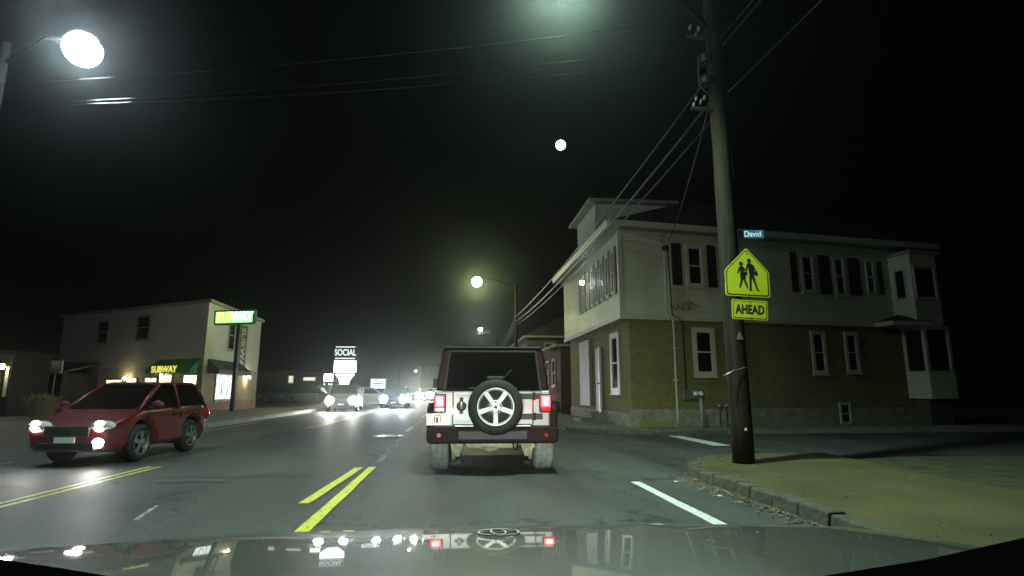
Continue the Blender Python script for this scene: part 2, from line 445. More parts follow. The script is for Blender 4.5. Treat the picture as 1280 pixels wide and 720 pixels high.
# rough granite kerb round the corner, individual stones
def kerb(name, pts, w, h, m, gap=0.012, sink=0.06, wob=0.012, rnd=None):
    b = MB()
    rnd = rnd or random.Random(3)
    for i in range(len(pts) - 1):
        a = Vector((*pts[i], 0)); c = Vector((*pts[i + 1], 0))
        d = (c - a).normalized(); n = Vector((-d.y, d.x, 0)); a = a + d * gap; c = c - d * gap
        seg = 3
        for k in range(seg):
            p = a.lerp(c, k / seg); q = a.lerp(c, (k + 1) / seg)
            h0 = h + rnd.uniform(-wob, wob)
            w0 = w + rnd.uniform(-wob, wob)
            b.hexa([p + Vector((0, 0, -sink)), q + Vector((0, 0, -sink)), q + n * w0 + Vector((0, 0, -sink)), p + n * w0 + Vector((0, 0, -sink)),
                    p + n * 0.02 + Vector((0, 0, h0)), q + n * 0.02 + Vector((0, 0, h0 + rnd.uniform(-.006, .006))), q + n * w0 + Vector((0, 0, h0)), p + n * w0 + Vector((0, 0, h0))])
    o = b.build(name, m, bevel=0.02, seg=3)
    tag(o, kind='structure'); return o
kp = [(3.36, -60 + 6.5 * i) for i in range(10)] + [(3.36, 5.0), (3.37, 6.4), (3.36, 7.3)] + arc(5.36, 7.75, 2.0, 180, 95, 5)
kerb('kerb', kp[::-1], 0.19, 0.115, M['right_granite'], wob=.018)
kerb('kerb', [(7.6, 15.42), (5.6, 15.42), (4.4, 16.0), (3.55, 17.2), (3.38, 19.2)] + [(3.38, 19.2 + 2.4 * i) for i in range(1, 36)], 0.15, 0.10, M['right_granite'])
slab('pavement', [(3.54, 19.2), (3.6, 17.4), (4.5, 16.15), (5.65, 15.58), (60, 15.58), (60, 17.0), (5.9, 17.4), (5.38, 17.4), (5.38, 110), (3.54, 110)], 0.085, M['walk_grey'])
kerb('kerb', [(-7.9, 17.4 + 2.1 * i) for i in range(0, 44)], 0.22, 0.15, M['granite'], rnd=random.Random(9))
slab('pavement', [(-8.13, 17.5), (-8.13, 108), (-10.4, 108), (-10.4, 40), (-13.2, 34), (-16, 31.5), (-15, 24), (-9.4, 17.5)], 0.12, M['walk_grey'])

# painted lines
def lines(name, rects, m, z=0.004):
    return sheet(name, rects, z, m)
def strip(x0, y0, x1, y1, w):
    n = max(2, int(abs(y1 - y0) / 0.5)); n = min(n, 60)
    rr = random.Random(int(x0 * 97 + y0 * 31))
    out = []
    pl = [(x0 + (x1 - x0) * i / n, y0 + (y1 - y0) * i / n) for i in range(n + 1)]
    jl = [rr.uniform(-.006, .006) for _ in pl]; jr = [rr.uniform(-.006, .006) for _ in pl]
    for i in range(n):
        (xa, ya), (xb, yb) = pl[i], pl[i + 1]
        out.append([(xa - w / 2 + jl[i], ya), (xa + w / 2 + jr[i], ya), (xb + w / 2 + jr[i + 1], yb), (xb - w / 2 + jl[i + 1], yb)])
    return out
lines('centre_line', strip(-1.58, 6.55, -1.46, 9.4, .12) + strip(-1.37, -12, -1.26, 9.45, .12), M['yellow_line'])
lines('turn_lane_line', strip(-5.02, -6, -4.80, 9.85, .07) + strip(-4.85, -6, -4.64, 9.85, .07), M['old_yellow'])
lines('turn_lane_line', strip(-4.72, 19.0, -4.72, 100, .09) + strip(-4.50, 19.0, -4.50, 100, .09), M['old_yellow'])
lines('edge_line', strip(2.43, -12, 2.43, 7.6, .12), M['white_line'])
lines('edge_line', strip(-7.42, 9.2, -7.42, 10.7, .09) + strip(-7.38, 16.5, -7.48, 100, .10) + strip(-7.45, -6, -7.45, 7.5, .1), M['old_white'])
lines('stop_line', [[(5.72, 12.2), (6.12, 12.2), (6.08, 15.0), (5.72, 15.0)]], M['white_line'])
lines('lane_dash', strip(-1.36, 17.4, -1.36, 19.6, .1) + strip(-1.36, 26, -1.36, 60, .1), M['old_white'])
lines('scuff_mark', strip(-2.95, 5.9, -3.1, 6.6, .05) + strip(-2.2, 9.2, -2.9, 9.3, .04), M['old_white'])
# tar seal running on from the centre line, and old cut repairs
b = []
rr = random.Random(5); y = 9.5; x = -1.3
while y < 24:
    y2 = y + rr.uniform(.3, .7); x2 = -1.28 + rr.uniform(-.07, .07)
    w = rr.uniform(.02, .05)
    b.append([(x - w, y), (x + w, y), (x2 + w, y2), (x2 - w, y2)]); x, y = x2, y2
for (xa, xb, yy) in ((-4.3, -2.2, 8.6), (-5.4, 3.2, 14.1), (-7.6, -1.4, 19.0), (-3.9, -3.2, 8.1)):
    xq = xa; yq = yy
    while xq < xb:
        x2 = xq + rr.uniform(.3, .6); y2 = yy + rr.uniform(-.05, .05)
        b.append([(xq, yq - .022), (x2, y2 - .022), (x2, y2 + .022), (xq, yq + .022)]); xq, yq = x2, y2
sheet('tar_seam', b, 0.003, M['tar'])

sheet('road_patch', [[(-7.2, 7.3), (-5.6, 7.2), (-5.5, 8.1), (-7.1, 8.2)]], 0.002, mat('patch_asphalt', (0.032, 0.034, 0.031), .6, var=.4, scale=12, bump=.5, bscale=50))
# manhole cover
r_ = empty('manhole_cover', (-1.72, 15.7, 0.0), 0, 'round iron manhole cover in the turning lane left of the silver off-roader', 'manhole cover')
MB().lathe((0, 0, -.03), (0, 0, 1), [(0, .40), (.036, .40), (.038, .36), (.036, .35)], 32).build('rim', M['galv'], r_)
b = MB().lathe((0, 0, -.03), (0, 0, 1), [(0, .345), (.037, .345), (.038, .3)], 32)
for i in range(-4, 5):
    b.box(-.26, .26, i * .06 - .012, i * .06 + .012, .006, .011)
b.build('lid', M['iron'], r_)

# leaves and litter in the gutter, one mass
b = MB(); rr = random.Random(11)
for i in range(420):
    t = rr.random()
    if t < .75:
        x = 3.30 - abs(rr.gauss(0, .16)); y = rr.uniform(4.6, 8.3)
        if y > 7.4: x += (y - 7.4) * .45
    else:
        x = 3.3 + rr.uniform(-.3, 2.2); y = rr.uniform(14.9, 17.3)
        if x > 3.9 and y > 15.4: y = 15.2
    s = rr.uniform(.012, .035); a = rr.uniform(0, 6.28)
    z = .006 + rr.uniform(0, .008)
    b.face([(x + s * math.cos(a), y + s * math.sin(a), z), (x + s * .6 * math.cos(a + 1.6), y + s * .6 * math.sin(a + 1.6), z + rr.uniform(0, .02)),
            (x - s * math.cos(a), y - s * math.sin(a), z), (x + s * .6 * math.cos(a - 1.6), y + s * .6 * math.sin(a - 1.6), z + rr.uniform(0, .012))])
for i in range(70):
    x = 3.6 + abs(rr.gauss(0, 1.1)); y = rr.uniform(4.0, 9.0)
    if x > 6.1: continue
    if y > 7.75 and (x < 5.6) and ((x - 5.55) ** 2 + (y - 7.75) ** 2) > 3.4: continue
    s_ = rr.uniform(.010, .028); a = rr.uniform(0, 6.28); z = .114
    b.face([(x + s_ * math.cos(a), y + s_ * math.sin(a), z), (x + s_ * .6 * math.cos(a + 1.6), y + s_ * .6 * math.sin(a + 1.6), z + rr.uniform(0, .015)),
            (x - s_ * math.cos(a), y - s_ * math.sin(a), z), (x + s_ * .6 * math.cos(a - 1.6), y + s_ * .6 * math.sin(a - 1.6), z + rr.uniform(0, .01))])
o = b.build('leaf_litter', M['leaf'])
tag(o, 'dry leaves and grit lying in the gutter along the stone kerb', 'leaves', kind='stuff')
for i, (x, y) in enumerate(((3.05, 6.45), (2.95, 7.5))):
    b = MB(); b.hexa([(x, y, .005), (x + .05, y + .01, .005), (x + .045, y + .05, .006), (x - .005, y + .045, .005),
                      (x, y, .009), (x + .05, y + .01, .022), (x + .045, y + .05, .012), (x - .005, y + .045, .018)])
    tag(b.build('paper_scrap', M['paper'], None), ['crumpled white paper scrap in the gutter, the nearer of two', 'crumpled white paper scrap in the gutter, the farther of two'][i], 'litter', 'paper scraps in the gutter')

# ------------------------------------------------------------------ frames on walls
class Frame:
    """wall frame: u along the wall, o outwards, z up (coordinates relative to the root)"""
    def __init__(s, A, B, root):
        s.A = Vector((A[0] - root[0], A[1] - root[1], 0)); d = Vector((B[0] - A[0], B[1] - A[1], 0))
        s.len = d.length; s.D = d.normalized(); s.N = Vector((s.D.y, -s.D.x, 0))
    def __call__(s, u, o, z):
        return s.A + s.D * u + s.N * o + Vector((0, 0, z))

def wall(b, F, z0, z1, o=0.0, t=0.2, u0=0.0, u1=None):
    b.fbox(F, u0, F.len if u1 is None else u1, o - t, o, z0, z1)

def window(F, u0, u1, z0, z1, root, trim=0.09, tm='trim', rail=True, o=0.0, glass='glass', vbars=0, name='window'):
    w = MB()
    w.fbox(F, u0 - trim, u0, o - .02, o + .045, z0 - trim, z1 + trim)
    w.fbox(F, u1, u1 + trim, o - .02, o + .045, z0 - trim, z1 + trim)
    w.fbox(F, u0, u1, o - .02, o + .043, z1, z1 + trim)
    w.fbox(F, u0, u1, o - .02, o + .043, z0 - trim, z0)
    if trim > .06:
        w.fbox(F, u0 - trim - .03, u1 + trim + .03, o - .02, o + .08, z0 - trim - .04, z0 - trim - .002)
    fr = w.build(name, M[tm], root)
    g = MB(); g.fbox(F, u0 + .002, u1 - .002, o - .03, o + .008, z0 + .002, z1 - .002)
    g.build('pane', M[glass], fr)
    s = MB()
    if rail:
        zm = (z0 + z1) / 2
        s.fbox(F, u0 + .003, u1 - .003, o + .009, o + .03, zm - .022, zm + .022)
    e = .035
    s.fbox(F, u0 + .001, u0 + e, o + .009, o + .028, z0 + .001, z1 - .001); s.fbox(F, u1 - e, u1 - .001, o + .009, o + .028, z0 + .001, z1 - .001)
    s.fbox(F, u0 + e, u1 - e, o + .009, o + .027, z1 - e, z1 - .001); s.fbox(F, u0 + e, u1 - e, o + .009, o + .027, z0 + .001, z0 + e)
    for k in range(vbars):
        uc = u0 + (u1 - u0) * (k + 1) / (vbars + 1)
        s.fbox(F, uc - .012, uc + .012, o + .009, o + .026, z0 + e, z1 - e)
    s.build('sash', M[tm], fr)
    return fr

def shutter(F, u0, u1, z0, z1, root, o=0.0):
    b = MB()
    b.fbox(F, u0, u1, o + .004, o + .03, z0, z1)
    n = int((z1 - z0) / .07)
    for i in range(n):
        z = z0 + .05 + i * (z1 - z0 - .08) / n
        b.fbox(F, u0 + .03, u1 - .03, o + .028, o + .043, z, z + .03)
    return b.build('shutter', M['shutter'], root)

# ------------------------------------------------------------------ the corner house
A = (5.45, 17.1); a5 = R(8.5)
DD = (math.cos(a5), math.sin(a5))
LEN = 12.05
B = (A[0] + DD[0] * LEN, A[1] + DD[1] * LEN)
C = (5.45, 26.1); Dp = (B[0] - .3, B[1] + 9.0)
root = empty('corner_house', (A[0], A[1], 0), 0, 'two-storey corner house, white clapboard above olive shingles, with black shutters', 'house')
rl = (A[0], A[1])
FS = Frame(A, B, rl); FF = Frame(C, A, rl)           # side wall, front wall (u runs from C to A)
FL = FF.len
def fv(v): return FL - v                              # distance from corner -> u of front frame
b = MB().prism([(p[0] - rl[0], p[1] - rl[1]) for p in (A, B, Dp, C)], 0.0, 3.5)
b.build('lower_wall', M['shingle'], root)
# stone foundation, a touch proud
b = MB(); b.fbox(FS, -.03, LEN, -.1, .035, 0, .62); b.fbox(FF, 0, FL + .03, -.1, .035, 0, .5); b.build('foundation', M['foundation'], root)
Au = (A[0] - .27, A[1] - .06); Bu = (B[0] - .0, B[1] - .06); Cu = (C[0] - .27, C[1]); Du = (Dp[0], Dp[1])
MB().prism([(p[0] - rl[0], p[1] - rl[1]) for p in (Au, Bu, Du, Cu)], 3.5, 6.36).build('upper_wall', M['siding_white'], root)
FSu = Frame(Au, Bu, rl); FFu = Frame(Cu, Au, rl)
b = MB()
b.fbox(FSu, -.03, FSu.len, .002, .03, 3.42, 3.58); b.fbox(FFu, 0, FFu.len + .03, .002, .03, 3.42, 3.58)
b.fbox(FSu, -.015, .10, .002, .022, 3.58, 6.36); b.fbox(FFu, FFu.len - .10, FFu.len + .012, .002, .022, 3.58, 6.36)
b.build('belt_trim', M['trim'], root)
# roof: low hip with broad white eaves
ov = .42
dx, dy = DD
P0 = (Au[0] - ov - rl[0], Au[1] - ov - rl[1]); P1 = (Bu[0] + ov - rl[0], Bu[1] - ov - rl[1] + .03)
P2 = (Du[0] + ov - rl[0], Du[1] + ov - rl[1]); P3 = (Cu[0] - ov - rl[0], Cu[1] + ov - rl[1])
b = MB().prism([P0, P1, P2, P3], 6.34, 6.40); b.build('soffit', M['trim_dim'], root)
b = MB()
def fascia(b, p, q, z0, z1, t=.03):
    p = Vector((*p, 0)); q = Vector((*q, 0)); d = (q - p).normalized(); n = Vector((d.y, -d.x, 0))
    b.hexa([p + n * t + Vector((0, 0, z0)), q + n * t + Vector((0, 0, z0)), q + Vector((0, 0, z0)), p + Vector((0, 0, z0)),
            p + n * (t + .05) + Vector((0, 0, z1)), q + n * (t + .05) + Vector((0, 0, z1)), q + Vector((0, 0, z1)), p + Vector((0, 0, z1))])
fascia(b, P0, P1, 6.33, 6.52); fascia(b, P3, P0, 6.33, 6.52)
b.build('gutter', M['trim'], root, bevel=.01)
rh = 9.0; ry0 = (P0[1] + P3[1]) / 2
Q0 = (P0[0] + 4.9, ry0, rh); Q1 = (P1[0] - 3.5, ry0 + .6, rh)
b = MB(); z = 6.5
p0, p1, p2, p3 = [(p[0], p[1], z) for p in (P0, P1, P2, P3)]
b.face([p0, p1, Q1, Q0]); b.face([p1, p2, Q1]); b.face([p2, p3, Q0, Q1]); b.face([p3, p0, Q0]); b.face([p0, p3, p2, p1])
b.build('roof', M['roof'], root)
# roof tower with flared eaves
tx0, tx1, ty0, ty1 = 5.75 - rl[0], 8.9 - rl[0], 22.0 - rl[1], 25.4 - rl[1]
MB().box(tx0, tx1, ty0, ty1, 6.4, 8.95).build('roof_tower', M['siding_white'], root)
b = MB(); b.prism([(tx0 - .35, ty0 - .35), (tx1 + .35, ty0 - .35), (tx1 + .35, ty1 + .35), (tx0 - .35, ty1 + .35)], 8.9, 9.04)
b.build('tower_eave', M['trim_dim'], root, bevel=.02)
b = MB(); zt = 9.05
q = [(tx0 - .36, ty0 - .36, zt), (tx1 + .36, ty0 - .36, zt), (tx1 + .36, ty1 + .36, zt), (tx0 - .36, ty1 + .36, zt)]; ap = ((tx0 + tx1) / 2, (ty0 + ty1) / 2, 9.5)
for i in range(4): b.face([q[i], q[(i + 1) % 4], ap])
b.build('tower_roof', M['roof'], root)
MB().box(tx0 - .015, tx0 + .09, ty0 - .02, ty0 - .002, 6.9, 8.9).build('corner_board', M['trim'], root)
# windows, side wall (upper)
du = .0
for (u0, u1, z0, z1) in ((2.48, 2.96, 4.64, 5.88), (6.98, 7.36, 4.62, 5.84), (8.36, 8.68, 4.56, 5.82), (9.72, 10.0, 4.66, 5.80)):
    window(FSu, u0, u1, z0, z1, root, trim=.09 if u0 < 9 else .05)
for (u0, u1, z0, z1) in ((1.88, 2.24, 4.58, 6.0), (3.20, 3.54, 4.56, 6.0), (6.48, 6.74, 4.56, 5.97), (7.64, 8.12, 4.52, 5.93), (8.92, 9.15, 4.54, 5.9), (9.17, 9.42, 4.54, 5.9), (10.22, 10.42, 4.62, 5.84)):
    shutter(FSu, u0, u1, z0, z1, root)
# side wall (lower)
window(FS, 2.34, 2.90, 1.76, 3.08, root, trim=.13)
window(FS, 6.88, 7.28, 1.84, 3.12, root, trim=.10)
window(FS, 8.28, 8.66, 1.88, 3.12, root, trim=.10)
window(FS, 7.70, 8.06, .12, .74, root, trim=.05, o=.036)
# front wall
window(FF, fv(1.95), fv(1.25), 1.25, 2.98, root, trim=.16)
for i in range(8):
    v0 = .18 + i * .70
    shutter(FFu, fv(v0 + .24), fv(v0), 4.28, 5.86, root)
    window(FFu, fv(v0 + .58), fv(v0 + .30), 4.36, 5.72, root, trim=.04, rail=(i % 2 == 0))
b = MB(); b.fbox(FF, fv(4.15), fv(3.35), .005, .05, .45, 2.75); dr = b.build('door', M['trim_dim'], root)
b = MB(); b.fbox(FF, fv(3.5), fv(3.30), .05, .12, .42, 2.8); b.build('door_post', M['trim'], dr)
MB().ball(FF(fv(3.42), .15, 1.45), .035).build('door_knob', M['dark_metal'], dr)
b = MB(); b.fbox(FF, fv(6.6), fv(4.9), .005, .12, .6, 3.2); b.build('wall_panel', M['trim_dim'], root)
b = MB(); b.fbox(FF, fv(4.4), fv(3.1), .04, .9, 0, .22); b.fbox(FF, fv(4.3), fv(3.2), .04, .5, .22, .42); b.build('doorstep', M['walk_grey'], root)
# bay with porch windows at the far end
bu0, bu1, bo = 10.75, 11.9, .85
b = MB(); b.fbox(FSu, bu0, bu1, 0.0, bo, 3.45, 5.98); b.build('upper_bay', M['siding_white'], root)
b = MB(); b.fbox(FS, bu0, bu1, 0.0, bo, .92, 1.86); b.build('lower_bay', M['siding_white'], root)
b = MB(); b.fbox(FS, bu0, bu1, 0, bo, 3.3, 3.45); b.build('bay_lintel', M['siding_white'], root)
for (u0, u1, o0, o1) in ((bu0, bu0 + .1, 0, .12), (bu0, bu0 + .12, bo - .12, bo), (bu1 - .12, bu1, bo - .12, bo)):
    MB().fbox(FS, u0, u1, o0, o1, 1.86, 3.3).build('bay_post', M['trim'], root)
b = MB(); b.fbox(FS, bu0 + .05, bu1 - .05, .02, bo - .05, 1.87, 3.29); b.build('bay_glazing', M['glass'], root)
b = MB(); b.fbox(FS, bu0 + .1, bu1 - .1, .1, bo - .2, 0, .91); b.build('bay_base', M['dark_wall'], root)
Pb = FSu(bu0, 0, 0); Qb = FSu(bu0, bo, 0); Rb = FSu(bu1, bo, 0)
FB1 = Frame((Pb.x + rl[0], Pb.y + rl[1]), (Qb.x + rl[0], Qb.y + rl[1]), rl)
FB2 = Frame((Qb.x + rl[0], Qb.y + rl[1]), (Rb.x + rl[0], Rb.y + rl[1]), rl)
window(FB1, .2, .6, 4.4, 5.45, root, trim=.04, rail=False)
window(FB2, .12, .98, 4.4, 5.48, root, trim=.06, rail=False)
b = MB()
ee = [FSu(9.75, 0, 0), FSu(9.75, .80, 0), FSu(11.3, bo + .12, 0), FSu(11.3, 0, 0)]
b.prism([(v.x, v.y) for v in ee], 3.40, 3.56); b.build('porch_canopy', M['trim'], root, bevel=.02)
b = MB()
tp = FSu(10.55, .3, 3.85)
qs = [(v.x, v.y, 3.565) for v in ee]
for i in range(4): b.face([qs[i], qs[(i + 1) % 4], tp])
b.build('canopy_roof', M['roof'], root)
b = MB(); b.prism([(FSu(u, o, 0).x, FSu(u, o, 0).y) for (u, o) in ((bu0 - .1, -.02), (bu0 - .1, bo + .12), (bu1 + .12, bo + .12), (bu1 + .12, -.02))], 5.98, 6.08); b.build('bay_eave', M['trim_dim'], root)
# downpipe, meters, cables
b = MB(); b.tube([FS(1.50, .12, .12), FS(1.50, .09, .3), FS(1.52, .09, 3.4), FSu(1.55, .09, 3.6), FSu(1.60, .09, 6.0)], .035, 10)
for z in (.5, 1.5, 2.5, 4.4, 5.4): b.fbox(FS, 1.45, 1.58, .02, .14, z, z + .04)
b.build('downpipe', M['trim'], root)
b = MB(); b.fbox(FS, 1.72, 2.02, .04, .13, .92, 1.22); b.fbox(FS, 2.04, 2.42, .04, .15, .95, 1.24)
mt = b.build('electric_meter', M['galv'], root, bevel=.01)
for u in (2.13, 2.32):
    MB().lathe(FS(u, .15, 1.1), FS.N, [(0, .07), (.05, .07), (.07, .05)], 16).build('meter_dial', M['sign_white'], mt)
b = MB(); b.tube([FS(1.86, .08, 1.2), FS(1.86, .08, 3.4), FSu(1.75, .1, 3.6), FSu(1.70, .1, 5.9)], .02, 8); b.build('conduit', M['cable'], root)
b = MB()
for u in (2.95, 3.2, 3.38):
    b.tube([FS(u, .16, .05), FS(u, .16, .55), FS(u + .06, .2, .62)], .025, 8)
    b.ball(FS(u, .18, .72), .07)
b.build('gas_meter', M['galv'], root)
b = MB(); b.fbox(FSu, 1.55, 1.72, .02, .16, 5.70, 5.86); b.tube([FSu(1.5, .1, 5.9), FSu(1.45, .2, 6.15), FSu(1.6, .25, 6.2)], .015, 8)
b.build('cable_bracket', M['dark_metal'], root)
b = MB(); rr = random.Random(4)
for k in range(7):
    u = 1.8 + k * .11
    b.tube([FSu(u, .03, 3.72 + rr.uniform(0, .1)), FSu(u + rr.uniform(-.1, .2), .05, 3.95 + rr.uniform(-.1, .15)), FSu(u + rr.uniform(.1, .4), .04, 3.85 + rr.uniform(-.15, .15))], .008, 6)
b.build('loose_cable', M['cable'], root)
# shrubs of weeds at the foot
b = MB(); rr = random.Random(8)
for k in range(240):
    u = rr.choice((.35, .5, .95, 1.45)) + rr.gauss(0, .12); o = .12 + rr.random() * .25; h = rr.uniform(.08, .42)
    p = FS(u, o, .05); q_ = FS(u + rr.uniform(-.12, .12), o + rr.uniform(-.05, .15), h)
    s = .012
    b.face([p, p + Vector((s, 0, 0)), q_ + Vector((s, 0, 0)), q_])
o = b.build('weeds', M['straw'], None); o.location = (A[0], A[1], 0)
tag(o, 'dry weeds at the foot of the olive house corner by the downpipe', 'weeds', kind='stuff')
# wall lamp high on the front
o = empty('wall_lamp', (A[0] - .27, 20.8, 5.25), 0, 'small bright white lamp on a bracket on the upper front of the corner house', 'lamp')
MB().tube([(0, 0, .05), (-.25, -.1, .12), (-.35, -.15, .05)], .02, 8).build('bracket', M['dark_metal'], o)
MB().ball((-.38, -.18, 0), .085).build('bulb', M['house_lamp'], o)

# low white guard post beside the house
o = MB().tube([(7.45, 16.6, 0.05), (7.45, 16.6, .95)], .05, 12).tube([(7.45, 16.6, .95), (7.45, 16.6, .99)], [.055, .02], 12).build('bollard', M['trim_dim'], origin=(7.45, 16.6, 0.05))
tag(o, 'thin pale vent post standing against the house right of the utility pole', 'post')

# ------------------------------------------------------------------ houses farther along on the right
def plain_house(name, X0, X1, Y0, Y1, zw, zr, wm, label, wins=(), roofm='roof', trim='trim_dim'):
    rt = empty(name, (X0, Y0, 0), 0, label, 'house'); r0 = (X0, Y0)
    MB().box(0, X1 - X0, 0, Y1 - Y0, 0, zw).build('wall', M[wm], rt)
    w, l = X1 - X0, Y1 - Y0; o = .35
    b = MB(); b.box(-o, w + o, -o, l + o, zw, zw + .14); b.build('eave', M[trim], rt)
    b = MB(); z = zw + .145
    q = [(-o, -o, z), (w + o, -o, z), (w + o, l + o, z), (-o, l + o, z)]
    e0 = (w / 2, min(w, l) / 2, zr); e1 = (w / 2, l - min(w, l) / 2 + .02, zr)
    b.face([q[0], q[1], e0]); b.face([q[1], q[2], e1, e0]); b.face([q[2], q[3], e1]); b.face([q[3], q[0], e0, e1]); b.face(q[::-1])
    b.build('roof', M[roofm], rt)
    F1 = Frame((X0, Y1), (X0, Y0), r0); F2 = Frame((X0, Y0), (X1, Y0), r0)
    for (which, u0, u1, z0, z1, g) in wins:
        window(F1 if which == 'f' else F2, u0, u1, z0, z1, rt, trim=.1, tm=trim, glass=g)
    return rt
h2 = plain_house('porch_house', 5.75, 13.0, 30.2, 40.0, 3.55, 5.4, 'brown_wall',
    'small brown house with pale porch posts, next door beyond the corner house',
    (('f', 7.3, 8.1, 1.5, 2.9, 'glass'), ('f', 5.0, 5.9, 1.5, 2.9, 'glass'), ('f', 1.5, 2.4, 1.5, 2.9, 'glass'), ('s', 1.0, 1.8, 1.4, 2.8, 'glass')), trim='trim')
b = MB()
for y in (1.0, 3.2, 5.4): b.box(-1.10, -1.0, y, y + .1, .6, 3.3)
b.box(-1.2, 0, .9, 5.6, 3.3, 3.42); b.build('porch_frame', M['trim'], h2)
b = MB(); b.box(-1.2, -.01, .9, 5.6, 0, .6); b.box(-1.8, -1.21, 2.4, 3.6, 0, .3); b.build('porch_floor', M['walk_grey'], h2)
b = MB()
for z in (1.05, 1.45): b.box(-1.09, -1.02, 1.0, 5.5, z, z + .07)
for i in range(14): b.box(-1.075, -1.04, 1.15 + i * .31, 1.19 + i * .31, .6, 1.5)
b.build('railing', M['trim'], h2)
plain_house('white_house', 6.0, 14.0, 46.0, 57.0, 5.5, 8.0, 'dark_wall', 'dim two-storey house with a low hipped roof, seen just over the off-roader', (('f', 2, 3, 3.6, 5.0, 'glass'), ('f', 5, 6, 3.6, 5.0, 'glass'), ('f', 8, 9, 3.6, 5.0, 'glass'), ('s', 1.5, 2.5, 3.6, 5, 'glass')))
plain_house('far_house', 6.2, 13.0, 66.0, 76.0, 5.0, 7.4, 'dark_wall', 'farthest dark house on the right side of the street', (('s', 1.5, 2.5, 3.2, 4.5, 'glass'),))

# ------------------------------------------------------------------ sandwich shop on the left
C0 = (-13.7, 32.6); L0 = (-26.2, 40.4); R0 = (-13.9, 41.9); K0 = (-25.5, 48.0)
rt = empty('shop_building', (C0[0], C0[1], 0), 0, 'pale two-storey corner shop with green awning and lit windows across the road', 'shop building')
FLs = Frame(L0, C0, C0); FR = Frame(C0, R0, C0); LL = FLs.len
def lv(v): return LL - v
foot = [(p[0] - C0[0], p[1] - C0[1]) for p in (C0, R0, K0, L0)]
MB().prism(foot, 0, 2.55).build('lower_wall', M['stucco_base'], rt)
MB().prism([(p[0] * 1.0, p[1]) for p in foot], 2.55, 6.05).build('upper_wall', M['stucco'], rt)
cen = Vector((sum(p[0] for p in foot) / 4, sum(p[1] for p in foot) / 4, 0))
big = [tuple((cen + (Vector((*p, 0)) - cen) * 1.035).xy) for p in foot]
MB().prism(big, 6.05, 6.22).build('roof_edge', M['trim_dim'], rt)
MB().prism(foot, 6.22, 6.3).build('roof', M['roof'], rt)
b = MB(); b.fbox(FLs, 0, lv(2.9), .002, .03, 0, .75); b.fbox(FLs, lv(.2), LL + .02, .002, .03, 0, .75); b.fbox(FR, -.02, FR.len, .002, .03, 0, .6); b.build('base_course', M['pink_base'], rt)
window(FLs, lv(10.5), lv(9.45), 4.15, 5.5, rt, trim=.08, tm='trim_dim')
window(FLs, lv(6.4), lv(5.25), 4.25, 5.6, rt, trim=.08, tm='trim_dim')
window(FR, 3.3, 4.2, 3.7, 5.4, rt, trim=.08, tm='trim_dim')
dr = MB(); dr.fbox(FLs, lv(1.85), lv(.15), .005, .06, .05, 2.12); dr = dr.build('door', M['trim_dim'], rt)
b = MB(); b.fbox(FLs, lv(1.45), lv(.4), .06, .07, .12, 2.02); b.build('pane', M['shop_door'], dr)
b = MB(); b.fbox(FLs, lv(1.75), lv(1.65), .071, .13, .9, 1.3); b.build('handle', M['galv'], dr)
w = window(FLs, lv(5.1), lv(3.95), 1.2, 1.95, rt, trim=.06, tm='dark_metal', glass='shop_bright', rail=False)
w = window(FLs, lv(3.75), lv(2.6), .8, 2.05, rt, trim=.06, tm='dark_metal', glass='shop_window', rail=False, vbars=1)
w = window(FLs, lv(8.95), lv(7.3), 1.15, 1.85, rt, trim=.07, tm='dark_metal', glass='shop_window', rail=False, vbars=2)
w = window(FLs, lv(6.9), lv(5.9), 1.15, 1.9, rt, trim=.07, tm='dark_metal', glass='shop_window', rail=False)
w = window(FR, 1.9, 4.7, .66, 2.15, rt, trim=.07, tm='dark_metal', glass='shop_bright', rail=False, vbars=2)
dd = MB(); dd.fbox(FLs, lv(11.9), lv(11.0), .005, .05, .05, 2.1); dd.build('door', M['dark_wall'], rt)
def awning(F, u0, u1, z0, z1, out, m):
    b = MB()
    A0, A1 = F(u0, .02, z1), F(u1, .02, z1); B0, B1 = F(u0 - .1, out, z0 + .22), F(u1 + .1, out, z0 + .22)
    C_0, C_1 = F(u0 - .1, out, z0), F(u1 + .1, out, z0); D0, D1 = F(u0, .02, z0), F(u1, .02, z0)
    b.face([A0, B0, B1, A1]); b.face([B0, C_0, C_1, B1]); b.face([A0, D0, C_0, B0]); b.face([A1, B1, C_1, D1]); b.face([A0, A1, D1, D0])
    return b.build('awning', M[m], rt)
aw = awning(FLs, lv(3.9), lv(.2), 2.12, 2.95, .7, 'green_awning')
awning(FR, .5, 5.6, 2.15, 2.95, .7, 'dark_awning')
def wall_mat(F, u, o, z, ang=0.0):
    """matrix that stands text up on a wall frame"""
    X = F.D; Z = F.N; Y = Vector((0, 0, 1)); p = F(u, o, z)
    m = Matrix((( X.x, Y.x, Z.x, p.x), (X.y, Y.y, Z.y, p.y), (X.z, Y.z, Z.z, p.z), (0, 0, 0, 1)))
    return m @ Matrix.Rotation(ang, 4, 'Z')
text_mesh('lettering', 'SUBWAY', .50, .01, M['awning_text'], aw, wall_mat(FLs, lv(2.3), .72, 2.34), bold=.01, sx=1.1)
o = empty('wall_banner', (C0[0], C0[1], 0), 0, 'tall dark green vertical banner with yellow and white letters on the shop wall', 'banner')
b = MB(); b.fbox(FR, 4.85, 6.25, .04, .10, 2.3, 5.35); b.build('panel', M['banner_green'], o)
text_mesh('lettering', 'SUB', .98, .008, M['banner_yellow'], o, wall_mat(FR, 5.55, .105, 4.62, R(-90)), bold=.012, sx=.74)
text_mesh('lettering', 'WAY', .98, .008, M['banner_white'], o, wall_mat(FR, 5.55, .105, 3.08, R(-90)), bold=.012, sx=.74)
